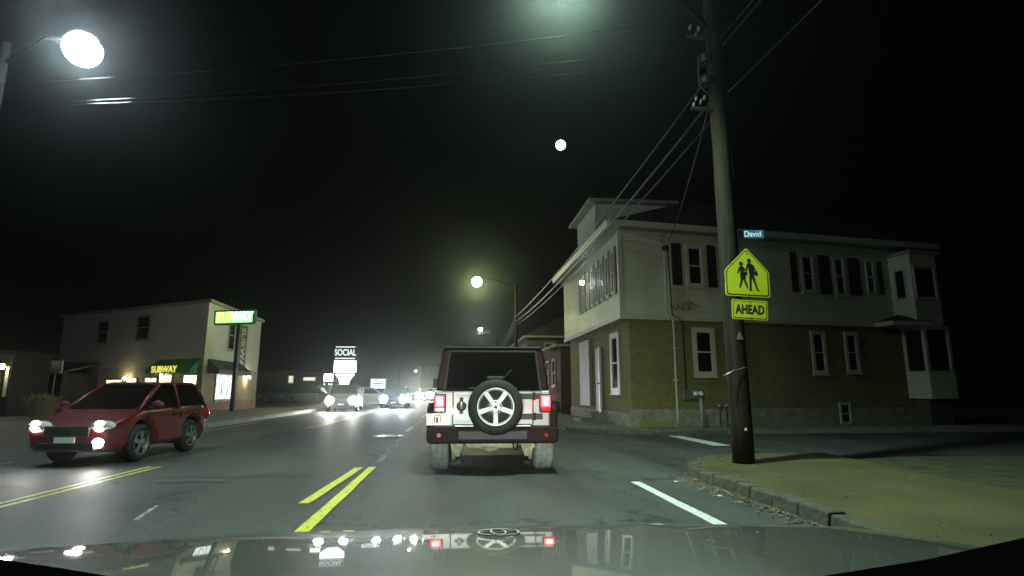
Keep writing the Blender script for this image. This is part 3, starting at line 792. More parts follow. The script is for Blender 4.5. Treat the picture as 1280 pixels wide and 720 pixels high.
b = MB(); b.fbox(FR, 4.80, 4.85, .03, .12, 2.25, 5.4); b.fbox(FR, 6.25, 6.30, .03, .12, 2.25, 5.4); b.build('frame', M['trim'], o)
def shop_lamp(F, u, z, label, k=1.0, col=(1, .85, .5), pw=60):
    p = F(u, 0, z) + Vector((C0[0], C0[1], 0))
    o = empty('wall_lamp', p, 0, label, 'lamp', 'wall lamps on the shop')
    n = F.N
    MB().tube([(0, 0, 0), tuple(n * .12), tuple(n * .2 + Vector((0, 0, -.03)))], .02, 8).build('bracket', M['dark_metal'], o)
    MB().lathe(n * .2 + Vector((0, 0, -.16)), (0, 0, 1), [(0, .11 * k), (.1, .09 * k), (.15, .05)], 14).build('bulb', M['wall_lamp'], o)
    la = bpy.data.lights.new('lamp_light', 'POINT'); la.energy = pw; la.color = col; la.shadow_soft_size = .08
    lo = bpy.data.objects.new('lamp_light', la); link(lo, o); lo.location = n * .34 + Vector((0, 0, -.2))
shop_lamp(FLs, lv(10.1), 1.95, 'warm wall lamp at the left end of the shop front', pw=22)
shop_lamp(FLs, lv(6.75), 2.0, 'warm wall lamp in the middle of the shop front', pw=18)
shop_lamp(FLs, lv(3.3), 2.15, 'small warm lamp under the green awning', .5, pw=9)
shop_lamp(FR, 6.9, 2.15, 'warm wall lamp beside the dark awning and banner', pw=30)

# shop pole sign
o = empty('pole_sign', (-11.6, 31.5, 0), R(-4), 'backlit green and yellow box sign on a dark post before the corner shop', 'sign')
MB().box(-.09, .09, -.09, .09, 0, 4.75).build('post', M['dark_metal'], o)
sg = MB().box(-1.12, 1.02, -.16, .16, 4.70, 5.48).build('cabinet', mat('green_cabinet', (0.01, 0.18, 0.05), .4), o, bevel=.02)
MB().box(-1.02, .92, -.175, -.162, 4.79, 5.39).build('face', M['shop_green'], sg)
MX = Matrix(((1, 0, 0, 0), (0, 0, -1, -.18), (0, 1, 0, 0), (0, 0, 0, 1)))
def face_text(name, body, size, x, y, z, m, parent, bold=0, sx=1, d=.004, ang=0):
    return text_mesh(name, body, size, d, m, parent, Matrix(((1, 0, 0, x), (0, 0, -1, y), (0, 1, 0, z), (0, 0, 0, 1))) @ Matrix.Rotation(ang, 4, 'Z'), bold=bold, sx=sx)
face_text('lettering', 'SUB', .66, -.53, -.182, 5.08, M['shop_yellow'], sg, bold=.03, sx=.74)
face_text('lettering', 'WAY', .66, .37, -.182, 5.08, M['shop_white'], sg, bold=.03, sx=.74)
sg.rotation_euler = (0, R(-2.0), 0)
la = bpy.data.lights.new('sign_glow', 'AREA'); la.shape = 'RECTANGLE'; la.size = 1.9; la.size_y = .6; la.energy = 34; la.color = (.72, 1.0, .08)
lo = bpy.data.objects.new('sign_glow', la); link(lo, o); lo.location = (-.1, .2, 5.1); lo.rotation_euler = (R(90), 0, 0)   # the sign's back face lights the wall behind

# building at the far left with lit display
rt = empty('left_building', (-30, 29, 0), 0, 'dark low building cut off by the left edge of the view', 'building')
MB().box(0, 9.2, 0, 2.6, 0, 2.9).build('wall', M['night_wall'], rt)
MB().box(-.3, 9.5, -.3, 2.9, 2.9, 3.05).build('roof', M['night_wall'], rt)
MB().box(9.0, 9.14, -.06, -.002, .9, 2.3).build('downpipe', M['trim'], rt)
o = empty('display_screen', (-21.8, 28.5, 1.35), 0, 'bright blue-white lit display panel on the building at the left edge', 'display')
MB().box(-1.2, .95, -.05, .05, -.02, .62).build('housing', M['dark_metal'], o, bevel=.02)
MB().box(-1.15, .90, -.062, -.052, .03, .57).build('screen', M['led_screen'], o)
MB().box(-.05, .05, .0, .08, -1.35, -.02).build('leg', M['dark_metal'], o)
o = empty('wall_lamp', (-20.95, 28.9, 2.30), 0, 'warm globe lamp above the lit display at the left edge', 'lamp')
MB().tube([(0, .1, 0), (0, -.2, .05)], .02, 8).build('bracket', M['dark_metal'], o)
MB().ball((0, -.28, 0), .12).build('bulb', M['wall_lamp'], o)
la = bpy.data.lights.new('lamp_light', 'POINT'); la.energy = 14; la.color = (1, .85, .6); la.shadow_soft_size = .08
lo = bpy.data.objects.new('lamp_light', la); link(lo, o); lo.location = (0, -.45, -.05)
rt = empty('shed', (-27.5, 34.6, 0), 0, 'dark lean-to shed left of the shop with a pale board on it', 'shed')
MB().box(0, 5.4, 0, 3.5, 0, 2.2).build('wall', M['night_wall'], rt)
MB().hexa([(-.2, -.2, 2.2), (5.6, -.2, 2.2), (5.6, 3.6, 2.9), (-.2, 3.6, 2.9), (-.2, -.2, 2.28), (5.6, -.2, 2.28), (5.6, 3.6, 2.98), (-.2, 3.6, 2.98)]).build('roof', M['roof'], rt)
o = empty('notice_board', (-22.3, 34.2, 0), 0, 'blank pale square board raised on a post left of the shop', 'board')
MB().box(-.4, .4, -.02, .02, 2.15, 2.85).build('panel', M['sign_white'], o)
MB().box(-.04, .04, .02, .1, 0, 2.7).build('post', M['dark_metal'], o)
# ornamental grass clump
b = MB(); rr = random.Random(21)
for k in range(900):
    a = rr.uniform(0, 6.283); r0_ = rr.random() ** .5 * .35; h = rr.uniform(.45, 1.15); sp = rr.uniform(.1, .6)
    p = Vector((r0_ * math.cos(a) * 1.5, r0_ * math.sin(a), 0)); m_ = p + Vector((math.cos(a) * sp * .4, math.sin(a) * sp * .4, h * .8)); e_ = p + Vector((math.cos(a) * sp, math.sin(a) * sp, h * rr.uniform(.7, 1.05)))
    t_ = Vector((-math.sin(a), math.cos(a), 0)) * rr.uniform(.008, .02)
    b.face([p - t_, p + t_, m_ + t_, m_ - t_]); b.face([m_ - t_, m_ + t_, e_])
o = b.build('ornamental_grass', M['straw']); o.location = (-19.4, 29.2, 0)
tag(o, 'clump of pale dry ornamental grass by the building at the left edge', 'plant')

# ------------------------------------------------------------------ distant left side
o = empty('pylon_sign', (-11.6, 62, 0), 0, 'tall backlit white pylon sign reading SOCIAL, tapering to its foot', 'sign')
MB().box(-1.22, 1.16, -.14, .2, 4.38, 5.98).build('top_cabinet', M['dark_metal'], o)
tc_ = o.children[0]
MB().box(-1.05, 1.0, -.16, -.145, 5.74, 5.84).build('text_line', M['sign_text'], tc_)
face_text('lettering', 'SOCIAL', .92, -.02, -.17, 5.18, M['sign_text'], tc_, bold=.012, sx=.72)
MB().box(-1.05, 1.0, -.16, -.145, 4.52, 4.62).build('text_line', M['sign_text'], tc_)
MB().box(-1.15, 1.15, -.14, .2, 3.08, 4.33).build('middle_cabinet', M['sign_lit'], o, bevel=.03)
MB().yprism([(-1.0, 2.94), (1.0, 2.94), (.95, 2.75), (.62, 2.4), (.42, 1.8), (-.42, 1.8), (-.6, 2.4), (-.9, 2.75)], -.14, .2).build('lower_cabinet', M['sign_lit_pink'], o)
MB().box(-.35, .35, -.1, .15, 0, 1.8).build('post', M['dark_metal'], o)
o = empty('lit_box_sign', (-13.35, 62.5, 0), 0, 'small blue-white backlit box sign just left of the tall pylon sign', 'sign')
MB().box(-.5, .45, -.1, .1, 2.15, 2.95).build('cabinet', M['sign_lit'], o, bevel=.03)
for x in (-.4, .1, .36): MB().ball((x, -.12, 1.85), .10).build('bulb', M['sign_dim'], o)
MB().box(-.08, .08, -.06, .08, 0, 2.15).build('post', M['dark_metal'], o)
o = empty('framed_sign', (-7.8, 60, 0), 0, 'pale framed notice sign on two posts right of the tall pylon sign', 'sign')
MB().box(-.72, .72, -.05, .05, 1.4, 2.35).build('panel', M['sign_dim'], o)
b = MB(); b.box(-.8, .8, -.07, .07, 2.35, 2.43); b.box(-.8, -.72, -.07, .07, .1, 2.35); b.box(.72, .8, -.07, .07, .1, 2.35); b.build('frame', M['trim'], o)
b = MB()
for z in (2.1, 1.85, 1.6): b.box(-.5, .5, -.062, -.052, z, z + .1)
b.build('text_line', M['dark_metal'], o)
rt = empty('far_building', (-26, 70, 0), 0, 'long dark low building with a few lit windows left of the pylon sign', 'building')
MB().box(0, 12, 0, 10, 0, 3.4).build('wall', M['dark_wall'], rt); MB().box(-.3, 12.3, -.3, 10.3, 3.4, 3.65).build('roof', M['roof'], rt)
Ff = Frame((-26, 70), (-14, 70), (-26, 70))
window(Ff, 6.4, 6.95, 2.1, 2.9, rt, trim=.08, glass='far_window', vbars=1)
window(Ff, 8.1, 9.5, 2.35, 2.75, rt, trim=.06, glass='far_window', rail=False)
rt = empty('far_block', (-6, 104, 0), 0, 'dim block closing the view at the end of the street', 'building')
MB().box(0, 14, 0, 10, 0, 5.5).build('wall', M['dark_wall'], rt); MB().box(-.3, 14.3, -.3, 10.3, 5.5, 5.8).build('roof', M['roof'], rt)

# ------------------------------------------------------------------ street lamps, poles, cables
def lamp_light(parent, loc, energy, col, size=.16, name='lamp_light', kind='POINT', rot=None, spot=None, blend=.4):
    la = bpy.data.lights.new(name, kind); la.energy = energy; la.color = col; la.shadow_soft_size = size
    if kind == 'SPOT': la.spot_size = spot; la.spot_blend = blend
    lo = bpy.data.objects.new(name, la); link(lo, parent); lo.location = loc
    if rot: lo.rotation_euler = rot
    return lo

def street_lamp(base, head, zt, label, lens, energy, col, r=.2, pole=True, spot=0):
    """head is the lens position; base the foot of the post"""
    o = empty('street_lamp', (base[0], base[1], 0), 0, label, 'street lamp', 'street lamps along the road')
    h = Vector((head[0] - base[0], head[1] - base[1], head[2]))
    if pole:
        MB().tube([(0, 0, 0), (0, 0, zt)], [.12, .08], 14).build('post', M['arm_black'], o)
    d = Vector((h.x, h.y, 0)).normalized()
    MB().tube([(0, 0, zt - .5), tuple(d * (h.xy.length * .5) + Vector((0, 0, max(zt, h.z) + .12))), tuple(h + Vector((0, 0, .2)) - d * .2)], [.04, .035, .03], 8).build('arm', M['arm_black'], o)
    hd = MB().ball(h + Vector((0, 0, .13)), 1, (.36, .2, .13)).build('lamp_head', M['dark_metal'], o)
    MB().ball(h, r, (1, 1, 1), 20).build('lens', M[lens], hd)  # bright lamps get an oversized ball, lens bloom put into its shape
    if energy:
        if spot:
            lamp_light(o, h + Vector((0, 0, -.3)), energy, col, .15, kind='SPOT', rot=(0, 0, 0), spot=R(spot), blend=.75)
        else:
            lamp_light(o, h + Vector((0, 0, -r - .22)), energy, col, .15)
    return o
UP = (4.43, 8.49)
street_lamp((-9.9, 12.2), (-8.2, 12.0, 8.53), 8.7, 'very bright white street lamp high above the red car on the left', 'lamp_white', 60, (.8, .93, 1.0), r=.36)
street_lamp((4.4, 40.0), (1.55, 40.4, 9.05), 8.9, 'greenish yellow street lamp on an arm over the road beyond the off-roader', 'lamp_green', 700, (.9, 1.0, .5), r=.36, pole=False)
street_lamp((5.6, 76.0), (3.45, 75.5, 9.35), 9.2, 'small distant white street lamp just above the off-roader roof', 'lamp_cool', 500, (.85, .95, 1), r=.26)
street_lamp((-6.6 - 2.5, 96.0), (-6.3, 95, 4.4), 4.6, 'tiny farthest lamp low over the far traffic', 'lamp_cool', 0, (1, 1, 1), r=.16)
# the lamp carried by the near utility pole (just above the frame)
street_lamp(UP, (1.42, 7.0, 7.22), 7.9, 'street lamp on the near utility pole, at the top edge of the view', 'lamp_cool', 2700, (.68, 1.0, .82), r=.15, pole=False, spot=160)
# unseen lamps behind the viewer, put in for reflections in the off-roader window
for i, (x, y, z) in enumerate(((3.2, -6.5, 8.7), (-8.6, -34, 8.3), (4.4, -52, 8.6))):
    street_lamp((x + (1.2 if x > 0 else -1.2), y), (x, y, z), z, ['street lamp on the right of the road behind the viewer, nearest', 'street lamp on the left of the road behind the viewer', 'street lamp on the right of the road behind the viewer, farthest'][i], 'lamp_cool', 60, (.9, .95, 1), r=.16)

def pole(x, y, h, r0, r1, label, parts=True):
    o = empty('utility_pole', (x, y, 0), 0, label, 'utility pole', 'wooden utility poles')
    n = 14; b = MB(); rr = random.Random(int(x * 10))
    b.tube([(rr.uniform(-.006, .006), rr.uniform(-.006, .006), h * i / n - (.1 if i == 0 else 0)) for i in range(n + 1)],
           [(r0 + (r1 - r0) * i / n) * rr.uniform(.985, 1.015) for i in range(n + 1)], 22)
    b.build('trunk', M['wood'], o)
    return o
up = pole(UP[0], UP[1], 10.4, .165, .12, 'weathered wooden utility pole at the kerb corner carrying the school signs')
# hardware on the near pole
MB().box(.10, .17, -.02, .05, 4.7, 5.25).build('conduit_cover', M['galv'], up)
b = MB(); b.tube([(.15, .03, 0.1), (.15, .03, 4.7)], .022, 8); b.build('ground_conduit', M['dark_metal'], up)
b = MB(); b.tube([(-.33, -.22, 1.42), (-.16, -.20, 1.50), (.02, -.185, 1.545), (.15, -.10, 1.545)], .008, 6); b.build('wire_strap', M['galv'], up)
b = MB(); b.hexa([(-.05, -.175, 1.98), (.05, -.175, 1.98), (.05, -.16, 1.98), (-.05, -.16, 1.98), (-.01, -.175, 2.1), (.01, -.175, 2.1), (.01, -.16, 2.1), (-.01, -.16, 2.1)]); b.build('tag_plate', M['galv'], up)
MB().box(-.03, .0, -.17, -.155, .6, .64).build('pole_tack', M['sign_white'], up)
b = MB()
for z in (6.85, 6.45): b.lathe((-.18, -.02, z), (0, 0, 1), [(-.07, .12), (.07, .12), (.1, .05)], 12)
b.tube([(-.12, 0, 6.2), (-.34, -.05, 6.35), (-.32, -.04, 6.9)], .02, 8)
b.build('splice_box', M['dark_metal'], up, bevel=.01)
b = MB()
for (x, z) in ((-.42, 6.05), (-.34, 6.0), (-.27, 6.08), (-.47, 5.93), (-.36, 7.25), (-.45, 7.4), (-.30, 7.38)):
    b.tube([(x, -.05, z), (x + .02, -.05, z + .08)], .022, 8)
b.build('insulator', M['porcelain'], up)
for q in ((-.5, -.12, -.08, -.03, 5.88, 5.93), (-.5, -.12, -.08, -.03, 7.22, 7.27)): MB().box(*q).build('bracket', M['dark_metal'], up)
p2 = pole(4.4, 40.0, 8.9, .15, .11, 'slim utility pole in the distance above the off-roader roof')
MB().box(-.55, .35, -.06, .06, 8.3, 8.4).build('cross_arm', M['wood'], p2)

def sag(p, q, s, n=16):
    p = Vector(p); q = Vector(q)
    return [p.lerp(q, i / n) - Vector((0, 0, s * 4 * (i / n) * (1 - i / n))) for i in range(n + 1)]
def cable(p, q, s, r, label, group, m='cable', n=20):
    o = MB().tube(sag(p, q, s, n), r, 8).build('overhead_cable', M[m], origin=p)
    return tag(o, label, 'cable', group)
G1 = 'cables along the right side of the road'
for i, (z, dx_, r_c, s_) in enumerate(((6.55, -.12, .022, .35), (6.25, .02, .028, .42), (6.02, .12, .016, .40))):
    cable((UP[0] + dx_, UP[1], z), (4.36 + dx_ * .5, 40, z - .15), s_, r_c, ['uppermost', 'thickest middle', 'lowest thin'][i] + ' of the three cables running from the near pole to the distant pole', G1, 'cable')
    cable((4.40 + dx_ * .5, 40, z - .15), (5.6, 76, z - .2), .4, r_c, ['uppermost', 'thickest middle', 'lowest thin'][i] + ' of the three cables beyond the distant pole', G1)
for i, (x1, z0, z1, r_c) in enumerate(((4.85, 7.25, 7.6, .012), (4.62, 7.15, 7.5, .018), (5.2, 6.28, 6.9, .010))):
    cable((UP[0] + .1 + .05 * i, UP[1], z0), (x1, -26, z1), .5, r_c, ['thin cable from the near pole back over the pavement, highest', 'thicker cable from the near pole back over the pavement', 'thin lowest cable from the near pole back over the pavement'][i], 'cables behind the near pole', 'cable')
for i, (z0, z1, yo) in enumerate(((7.75, 7.45, .15), (7.12, 7.25, .0), (6.88, 7.05, .1))):
    cable((UP[0], UP[1] + yo - .1, z0), (-9.9, 12.2 - yo * 3, z1), .18, .007, ['top', 'middle', 'bottom'][i] + ' cable of three crossing the road from the near pole to the left lamp', 'cables crossing the road', 'wet_cable')
cable((UP[0] + .1, UP[1], 6.9), (A[0] + 1.4, A[1] - .1, 5.95), .25, .012, 'service cable from the near pole to the corner house', 'service cables')

# signs on the near pole
def sgn(x, y): return ((x - 250) * .00245, (330 - y) * .00245)      # school sign drawing units to metres
o = empty('school_crossing_sign', (UP[0] + .16, UP[1] - .23, 3.02), 0, 'yellow-green pentagon school sign with two walking children on the pole', 'sign', None)
o.rotation_euler = (0, R(2.0), R(2))
pent = [(0, .42), (.375, .04), (.375, -.37), (-.375, -.37), (-.375, .04)]
def rounded(poly, r=.035, n=4):
    out = []
    for i, p in enumerate(poly):
        p = Vector(p); a_ = (Vector(poly[i - 1]) - p).normalized(); c_ = (Vector(poly[(i + 1) % len(poly)]) - p).normalized()
        s0 = p + a_ * r; s1 = p + c_ * r
        for k in range(n + 1):
            t = k / n; out.append(tuple((1 - t) ** 2 * s0 + 2 * t * (1 - t) * p + t * t * s1))
    return out
def scale_poly(poly, k, c=(0, -.03)): return [(c[0] + (x - c[0]) * k, c[1] + (y - c[1]) * k) for x, y in poly]
def yp(poly, y0, y1, m, name, parent): return MB().yprism(poly, y0, y1).build(name, m, parent)
yp(rounded(pent), -.002, .004, M['school_yellow'], 'panel', o)
yp(rounded(scale_poly(pent, .945)), -.004, -.0021, M['sign_black'], 'border', o)
yp(rounded(scale_poly(pent, .90)), -.006, -.0041, M['school_yellow'], 'face', o)
b = MB()
def P2(pts):
    b.yprism([sgn(*p) for p in pts], -.0085, -.0061)
def disc(x, y, r):
    c_ = sgn(x, y); b.yprism([(c_[0] + r * .00245 * math.cos(k * .4488), c_[1] + r * .00245 * math.sin(k * .4488)) for k in range(14)], -.0085, -.0061)
def limb(p, q, w0, w1):
    p = Vector(p); q = Vector(q); d = (q - p).normalized(); n = Vector((-d.y, d.x))
    P2([tuple(p + n * w0), tuple(p - n * w0), tuple(q - n * w1), tuple(q + n * w1)][::-1])
disc(208, 267, 14); disc(265, 243, 14)
P2([(196, 288), (204, 283), (215, 283), (224, 289), (228, 318), (238, 352), (236, 368), (203, 372), (199, 350), (203, 318)][::-1])
limb((200, 292), (183, 332), 6, 4); limb((222, 292), (243, 318), 6, 4)
limb((211, 368), (196, 424), 7, 5); limb((227, 366), (248, 426), 7, 5)
P2([(250, 266), (258, 259), (274, 259), (286, 268), (296, 300), (291, 345), (268, 352), (261, 320), (258, 300)][::-1])
limb((254, 270), (240, 316), 6, 4); limb((287, 272), (308, 312), 7, 4)
limb((271, 345), (268, 436), 9, 5); limb((285, 342), (317, 438), 9, 5)
P2([(228, 320), (248, 318), (250, 342), (230, 344)][::-1]); P2([(294, 314), (318, 310), (322, 336), (297, 342)][::-1])
P2([(260, 432), (278, 432), (278, 440), (258, 440)][::-1]); P2([(310, 434), (326, 432), (326, 440), (312, 442)][::-1])
b.build('walking_figures', M['sign_black'], o)
o2 = empty('ahead_sign', (UP[0] + .16, UP[1] - .23, 2.44), 0, 'yellow-green plate reading AHEAD below the school sign', 'sign')
o2.rotation_euler = (0, R(2.0), R(2))
rc = [(.30, .155), (.30, -.155), (-.30, -.155), (-.30, .155)]
yp(rounded(rc, .03), -.002, .004, M['school_yellow'], 'panel', o2)
yp(rounded([(x * .94, y * .885) for x, y in rc], .03), -.004, -.0021, M['sign_black'], 'border', o2)
yp(rounded([(x * .905, y * .82) for x, y in rc], .025), -.006, -.0041, M['school_yellow'], 'face', o2)
text_mesh('lettering', 'AHEAD', .195, .001, M['sign_black'], o2, Matrix(((1, 0, 0, 0), (0, 0, -1, -.0075), (0, 1, 0, 0.0), (0, 0, 0, 1))), bold=.006, sx=.74)
b = MB()
for (ob, zs) in ((o, (.3, -.33)), ):
    pass
for (par, zs) in ((o, (.33, -.34)), (o2, (.12, -.125))):
    b = MB()
    for z in zs: MB().lathe((0, -.0085, z), (0, -1, 0), [(0, .011), (.004, .009)], 10).build('bolt', M['galv'], par)
    b = MB(); b.box(-.03, .03, .005, .05, zs[1], zs[0]); b.build('bracket', M['galv'], par)
o3 = empty('street_name_sign', (UP[0] + .17, UP[1] - .02, 3.72), R(-8), 'blue street name blade reading David behind the utility pole', 'sign')
MB().box(.0, .42, -.012, .012, -.07, .07).build('blade', M['street_blue'], o3, bevel=.004)
text_mesh('lettering', 'David', .135, .001, M['sign_white'], o3, Matrix(((1, 0, 0, .235), (0, 0, -1, -.0135), (0, 1, 0, 0.0), (0, 0, 0, 1))), bold=.002, sx=.9)
MB().box(-.12, .0, -.02, .02, -.03, .03).build('bracket', M['galv'], o3)

# ------------------------------------------------------------------ off-road vehicle ahead
def wheel(parent, x, y, r, w, tyre='rubber', spokes=5, rim='alloy', side=1):
    t = MB(); ax = (side, 0, 0); c = (x, y, r)
    t.lathe(c, ax, [(-w / 2, r * .62), (-w / 2, r * .80), (-w / 2 + .01, r * .93), (-w / 2 + .035, r * .99), (-w * .18, r), (-w * .16, r * .975), (-w * .12, r * .975), (-w * .1, r),
                    (w * .1, r), (w * .12, r * .975), (w * .16, r * .975), (w * .18, r), (w / 2 - .035, r * .99), (w / 2 - .01, r * .93), (w / 2, r * .80), (w / 2, r * .62), (w / 2 - .05, r * .6)], 30)
    wh = t.build('wheel', M[tyre], parent)
    m = MB(); ri = r * .64
    m.lathe(c, ax, [(w / 2 - .06, ri * .95), (w / 2 - .01, ri), (w / 2 + .008, ri), (w / 2 + .004, ri * .93), (w / 2 - .055, ri * .92)], 28)
    for k in range(spokes):
        a_ = 2 * math.pi * k / spokes + .3
        d = Vector((0, math.cos(a_), math.sin(a_))); n = Vector((0, -math.sin(a_), math.cos(a_))); cc = Vector(c) + Vector((side * (w / 2 - .012), 0, 0)); s_ = Vector((side * .018, 0, 0))
        p0_, p1_ = cc + d * .03, cc + d * ri * .95
        m.hexa([p0_ - n * .03, p0_ + n * .03, p1_ + n * .045, p1_ - n * .045, p0_ - n * .03 + s_, p0_ + n * .03 + s_, p1_ + n * .045 + s_ * .6, p1_ - n * .045 + s_ * .6])
    m.lathe(tuple(Vector(c) + Vector((side * (w / 2 - .02), 0, 0))), ax, [(0, .055), (.03, .05), (.035, .02)], 14)
    m.build('rim', M[rim], wh)
    return wh

JE = empty('off_road_suv', (.585, 8.52, 0), R(-2.5), 'boxy silver off-roader with dark top and rear spare wheel, driving directly ahead', 'SUV')
# body tub: lower corners behind the tail lamps, tailgate
hw = .865
tub = MB()
def tubsec(x): return x
# side profile (y forward)
tub.xprism([(0, .66), (0, 1.20), (2.2, 1.22), (2.3, 1.20), (3.75, 1.12), (3.80, .75), (3.45, .72), (3.3, .95), (2.75, .95), (2.6, .55), (1.05, .55), (.95, .92), (.35, .92), (.22, .66)], -hw, hw)
shiny(tub.build('body', M['jeep_silver'], JE, bevel=.035, seg=3))
# tailgate panel, a little proud
tg = MB(); tg.box(-.59, .60, -.022, .01, .70, 1.185); tg = tg.build('tailgate', M['jeep_silver'], JE, bevel=.012)
b = MB()
for (x0, x1) in ((-.598, -.591), (.601, .608)): b.box(x0, x1, -.024, -.002, .68, 1.19)
b.box(-.59, .6, -.024, -.002, .688, .698); b.build('shut_line', M['sign_black'], tg)
# pressed ribs either side of spare
b = MB(); b.box(-.55, -.30, -.030, -.02, .74, .76); b.box(-.55, -.3, -.030, -.02, 1.12, 1.135); b.build('pressing', M['jeep_silver'], tg, bevel=.006)
# hinges (dark bands on the right) and handle (left)
for z in (1.07, .775):
    b = MB(); b.box(.33, .74, -.055, -.021, z, z + .085); b.tube([(.62, -.055, z - .01), (.62, -.055, z + .095)], .022, 10); b.build('hinge', M['black_plastic'], tg, bevel=.006)
b = MB(); b.box(-.49, -.44, -.05, -.02, .86, 1.10); b.lathe((-.465, -.02, .97), (0, -1, 0), [(0, .075), (.03, .07), (.035, .05)], 18); b.build('handle', M['black_plastic'], tg, bevel=.006)
MB().tube([(-.465, -.056, .93), (-.465, -.066, 1.03)], .013, 8).build('handle_grip', M['alloy'], tg)
# corners beside the tailgate are part of the tub; small black badge strip
# hard top
ht = MB()
def ring(y, x_, z0, z1): return
zt0, zt1 = 1.20, 1.845
yb0, yb1 = .0, .13          # rear face leans forward
ht.hexa([(-hw + .01, yb0, zt0), (hw - .01, yb0, zt0), (hw - .01, 2.25, zt0), (-hw + .01, 2.25, zt0),
         (-hw + .095, yb1, zt1), (hw - .095, yb1, zt1), (hw - .12, 1.95, zt1), (-hw + .12, 1.95, zt1)])
shiny(ht.build('hardtop', M['hardtop'], JE, bevel=.05, seg=4))
# rear glass following the lean
def rear(x, z, o): 
    t = (z - zt0) / (zt1 - zt0); return (x, yb0 + (yb1 - yb0) * t - o, z)
g = MB()
def slabq(b, pts, o0, o1):
    b.hexa([rear(x, z, o1) for x, z in pts] + [rear(x, z, o0) for x, z in pts])
slabq(g, [(-.70, 1.225), (.70, 1.225), (.64, 1.775), (-.64, 1.775)], .002, .014)
rg = g.build('rear_window', M['car_glass'], JE, bevel=.004)
b = MB(); slabq(b, [(-.735, 1.205), (-.702, 1.205), (-.642, 1.80), (-.672, 1.80)], .0, .010); slabq(b, [(.702, 1.205), (.735, 1.205), (.672, 1.80), (.642, 1.80)], .0, .010)
slabq(b, [(-.66, 1.778), (.66, 1.778), (.655, 1.805), (-.655, 1.805)], 0, .012); b.build('window_seal', M['black_plastic'], rg)
for s in (-1, 1):
    b = MB(); slabq(b, [(s * .30 - .06, 1.225), (s * .30 + .06, 1.225), (s * .30 + .06, 1.25), (s * .30 - .06, 1.25)], .014, .03); b.build('glass_hinge', M['black_plastic'], rg)
b = MB(); b.tube([rear(0, 1.28, .02), rear(.18, 1.40, .03), rear(.30, 1.52, .026)], .008, 6); b.box(-.05, .05, -.06, -.01, 1.22, 1.30); b.build('wiper', M['black_plastic'], JE)
# side windows
for s in (-1, 1):
    b = MB()
    xo = lambda z: s * (hw - .01 - .085 * (z - zt0) / (zt1 - zt0) + .004)
    xi = lambda z: xo(z) - s * .012
    for (ya, yb_) in ((.25, 1.0), (1.12, 2.0)):
        b.hexa([(xi(1.27), ya, 1.27), (xi(1.27), yb_, 1.27), (xo(1.27), yb_, 1.27), (xo(1.27), ya, 1.27), (xi(1.74), ya + .1, 1.74), (xi(1.74), yb_ - .03, 1.74), (xo(1.74), yb_ - .03, 1.74), (xo(1.74), ya + .1, 1.74)])
    b.build('side_window', M['car_glass'], JE)
# roof rear lip and light strip on the edge
b = MB(); b.box(-.74, .74, .10, .17, 1.835, 1.862); b.build('roof_lip', M['black_plastic'], JE, bevel=.01)
# fender flares and bumper in dark red-black plastic
for s in (-1, 1):
    b = MB()
    y0, y1 = -.02, 1.25
    prof = [(.02, .62), (.02, .93), (.14, 1.02), (.98, 1.02), (1.12, .90), (1.22, .62), (1.10, .62), (1.0, .86), (.93, .93), (.28, .93), (.2, .86), (.18, .62)]
    b.xprism(prof, s * (hw - .06), s * .975)
    b.build('fender_flare', M['jeep_red'], JE, bevel=.03, seg=3)
    prof = [(y + 2.47, z) for y, z in prof]
    b = MB().xprism(prof, s * (hw - .06), s * .975); b.build('fender_flare', M['jeep_red'], JE, bevel=.03, seg=3)
b = MB(); b.yprism([(-.96, .47), (-.90, .44), (.90, .44), (.96, .47), (.96, .66), (.80, .685), (-.80, .685), (-.96, .66)], -.16, .12)
bp = b.build('rear_bumper', M['jeep_red'], JE, bevel=.03, seg=3)
b = MB(); b.box(-.50, .50, -.168, -.158, .50, .62); b.build('bumper_pad', M['black_plastic'], bp, bevel=.004)
for x0 in (-.55, .28): MB().box(x0, x0 + .27, -.172, -.10, .683, .70).build('step_pad', M['alloy'], bp, bevel=.004)
for s in (-1, 1):
    MB().lathe((s * .78, -.158, .56), (0, -1, 0), [(0, .03), (.006, .03)], 14).build('reflector', M['lens_red'], bp)
# tail lamps
for s in (-1, 1):
    b = MB(); x0, x1 = sorted((s * .695, s * .880)); b.box(x0, x1, -.055, .02, .875, 1.145)
    tl = b.build('tail_light', M['black_plastic'], JE, bevel=.015)
    xa, xb = x0 + .022, x1 - .022
    MB().box(xa, xb, -.075, -.056, .955, 1.125).build('brake_lens', M['brake_lit'], tl, bevel=.008)
    MB().box(xa + .03, xb - .03, -.080, -.0755, .985, 1.10).build('bulb_glow', M['brake_core'], tl)
    MB().box(xa, xb, -.072, -.056, .895, .95).build('reverse_lens', M['lens_red'], tl, bevel=.004)
    lamp_light(tl, (s * .79, -.14, 1.04), 3.0, (1, .015, .03), .05, 'brake_light')
# licence plate, left
b = MB(); b.box(-.975, -.615, -.08, -.045, .695, .865); pf = b.build('licence_plate', M['plate'], JE, bevel=.006)
b = MB(); b.box(-.90, -.69, -.045, .02, .72, .84); b.build('plate_bracket', M['black_plastic'], pf)
b = MB(); b.box(-.86, -.845, -.083, -.0805, .75, .82); b.box(-.83, -.80, -.083, -.0805, .735, .81); b.box(-.77, -.76, -.083, -.0805, .75, .82); b.box(-.85, -.76, -.083, -.0805, .84, .85); b.build('plate_marks', M['plate_ink'], pf)
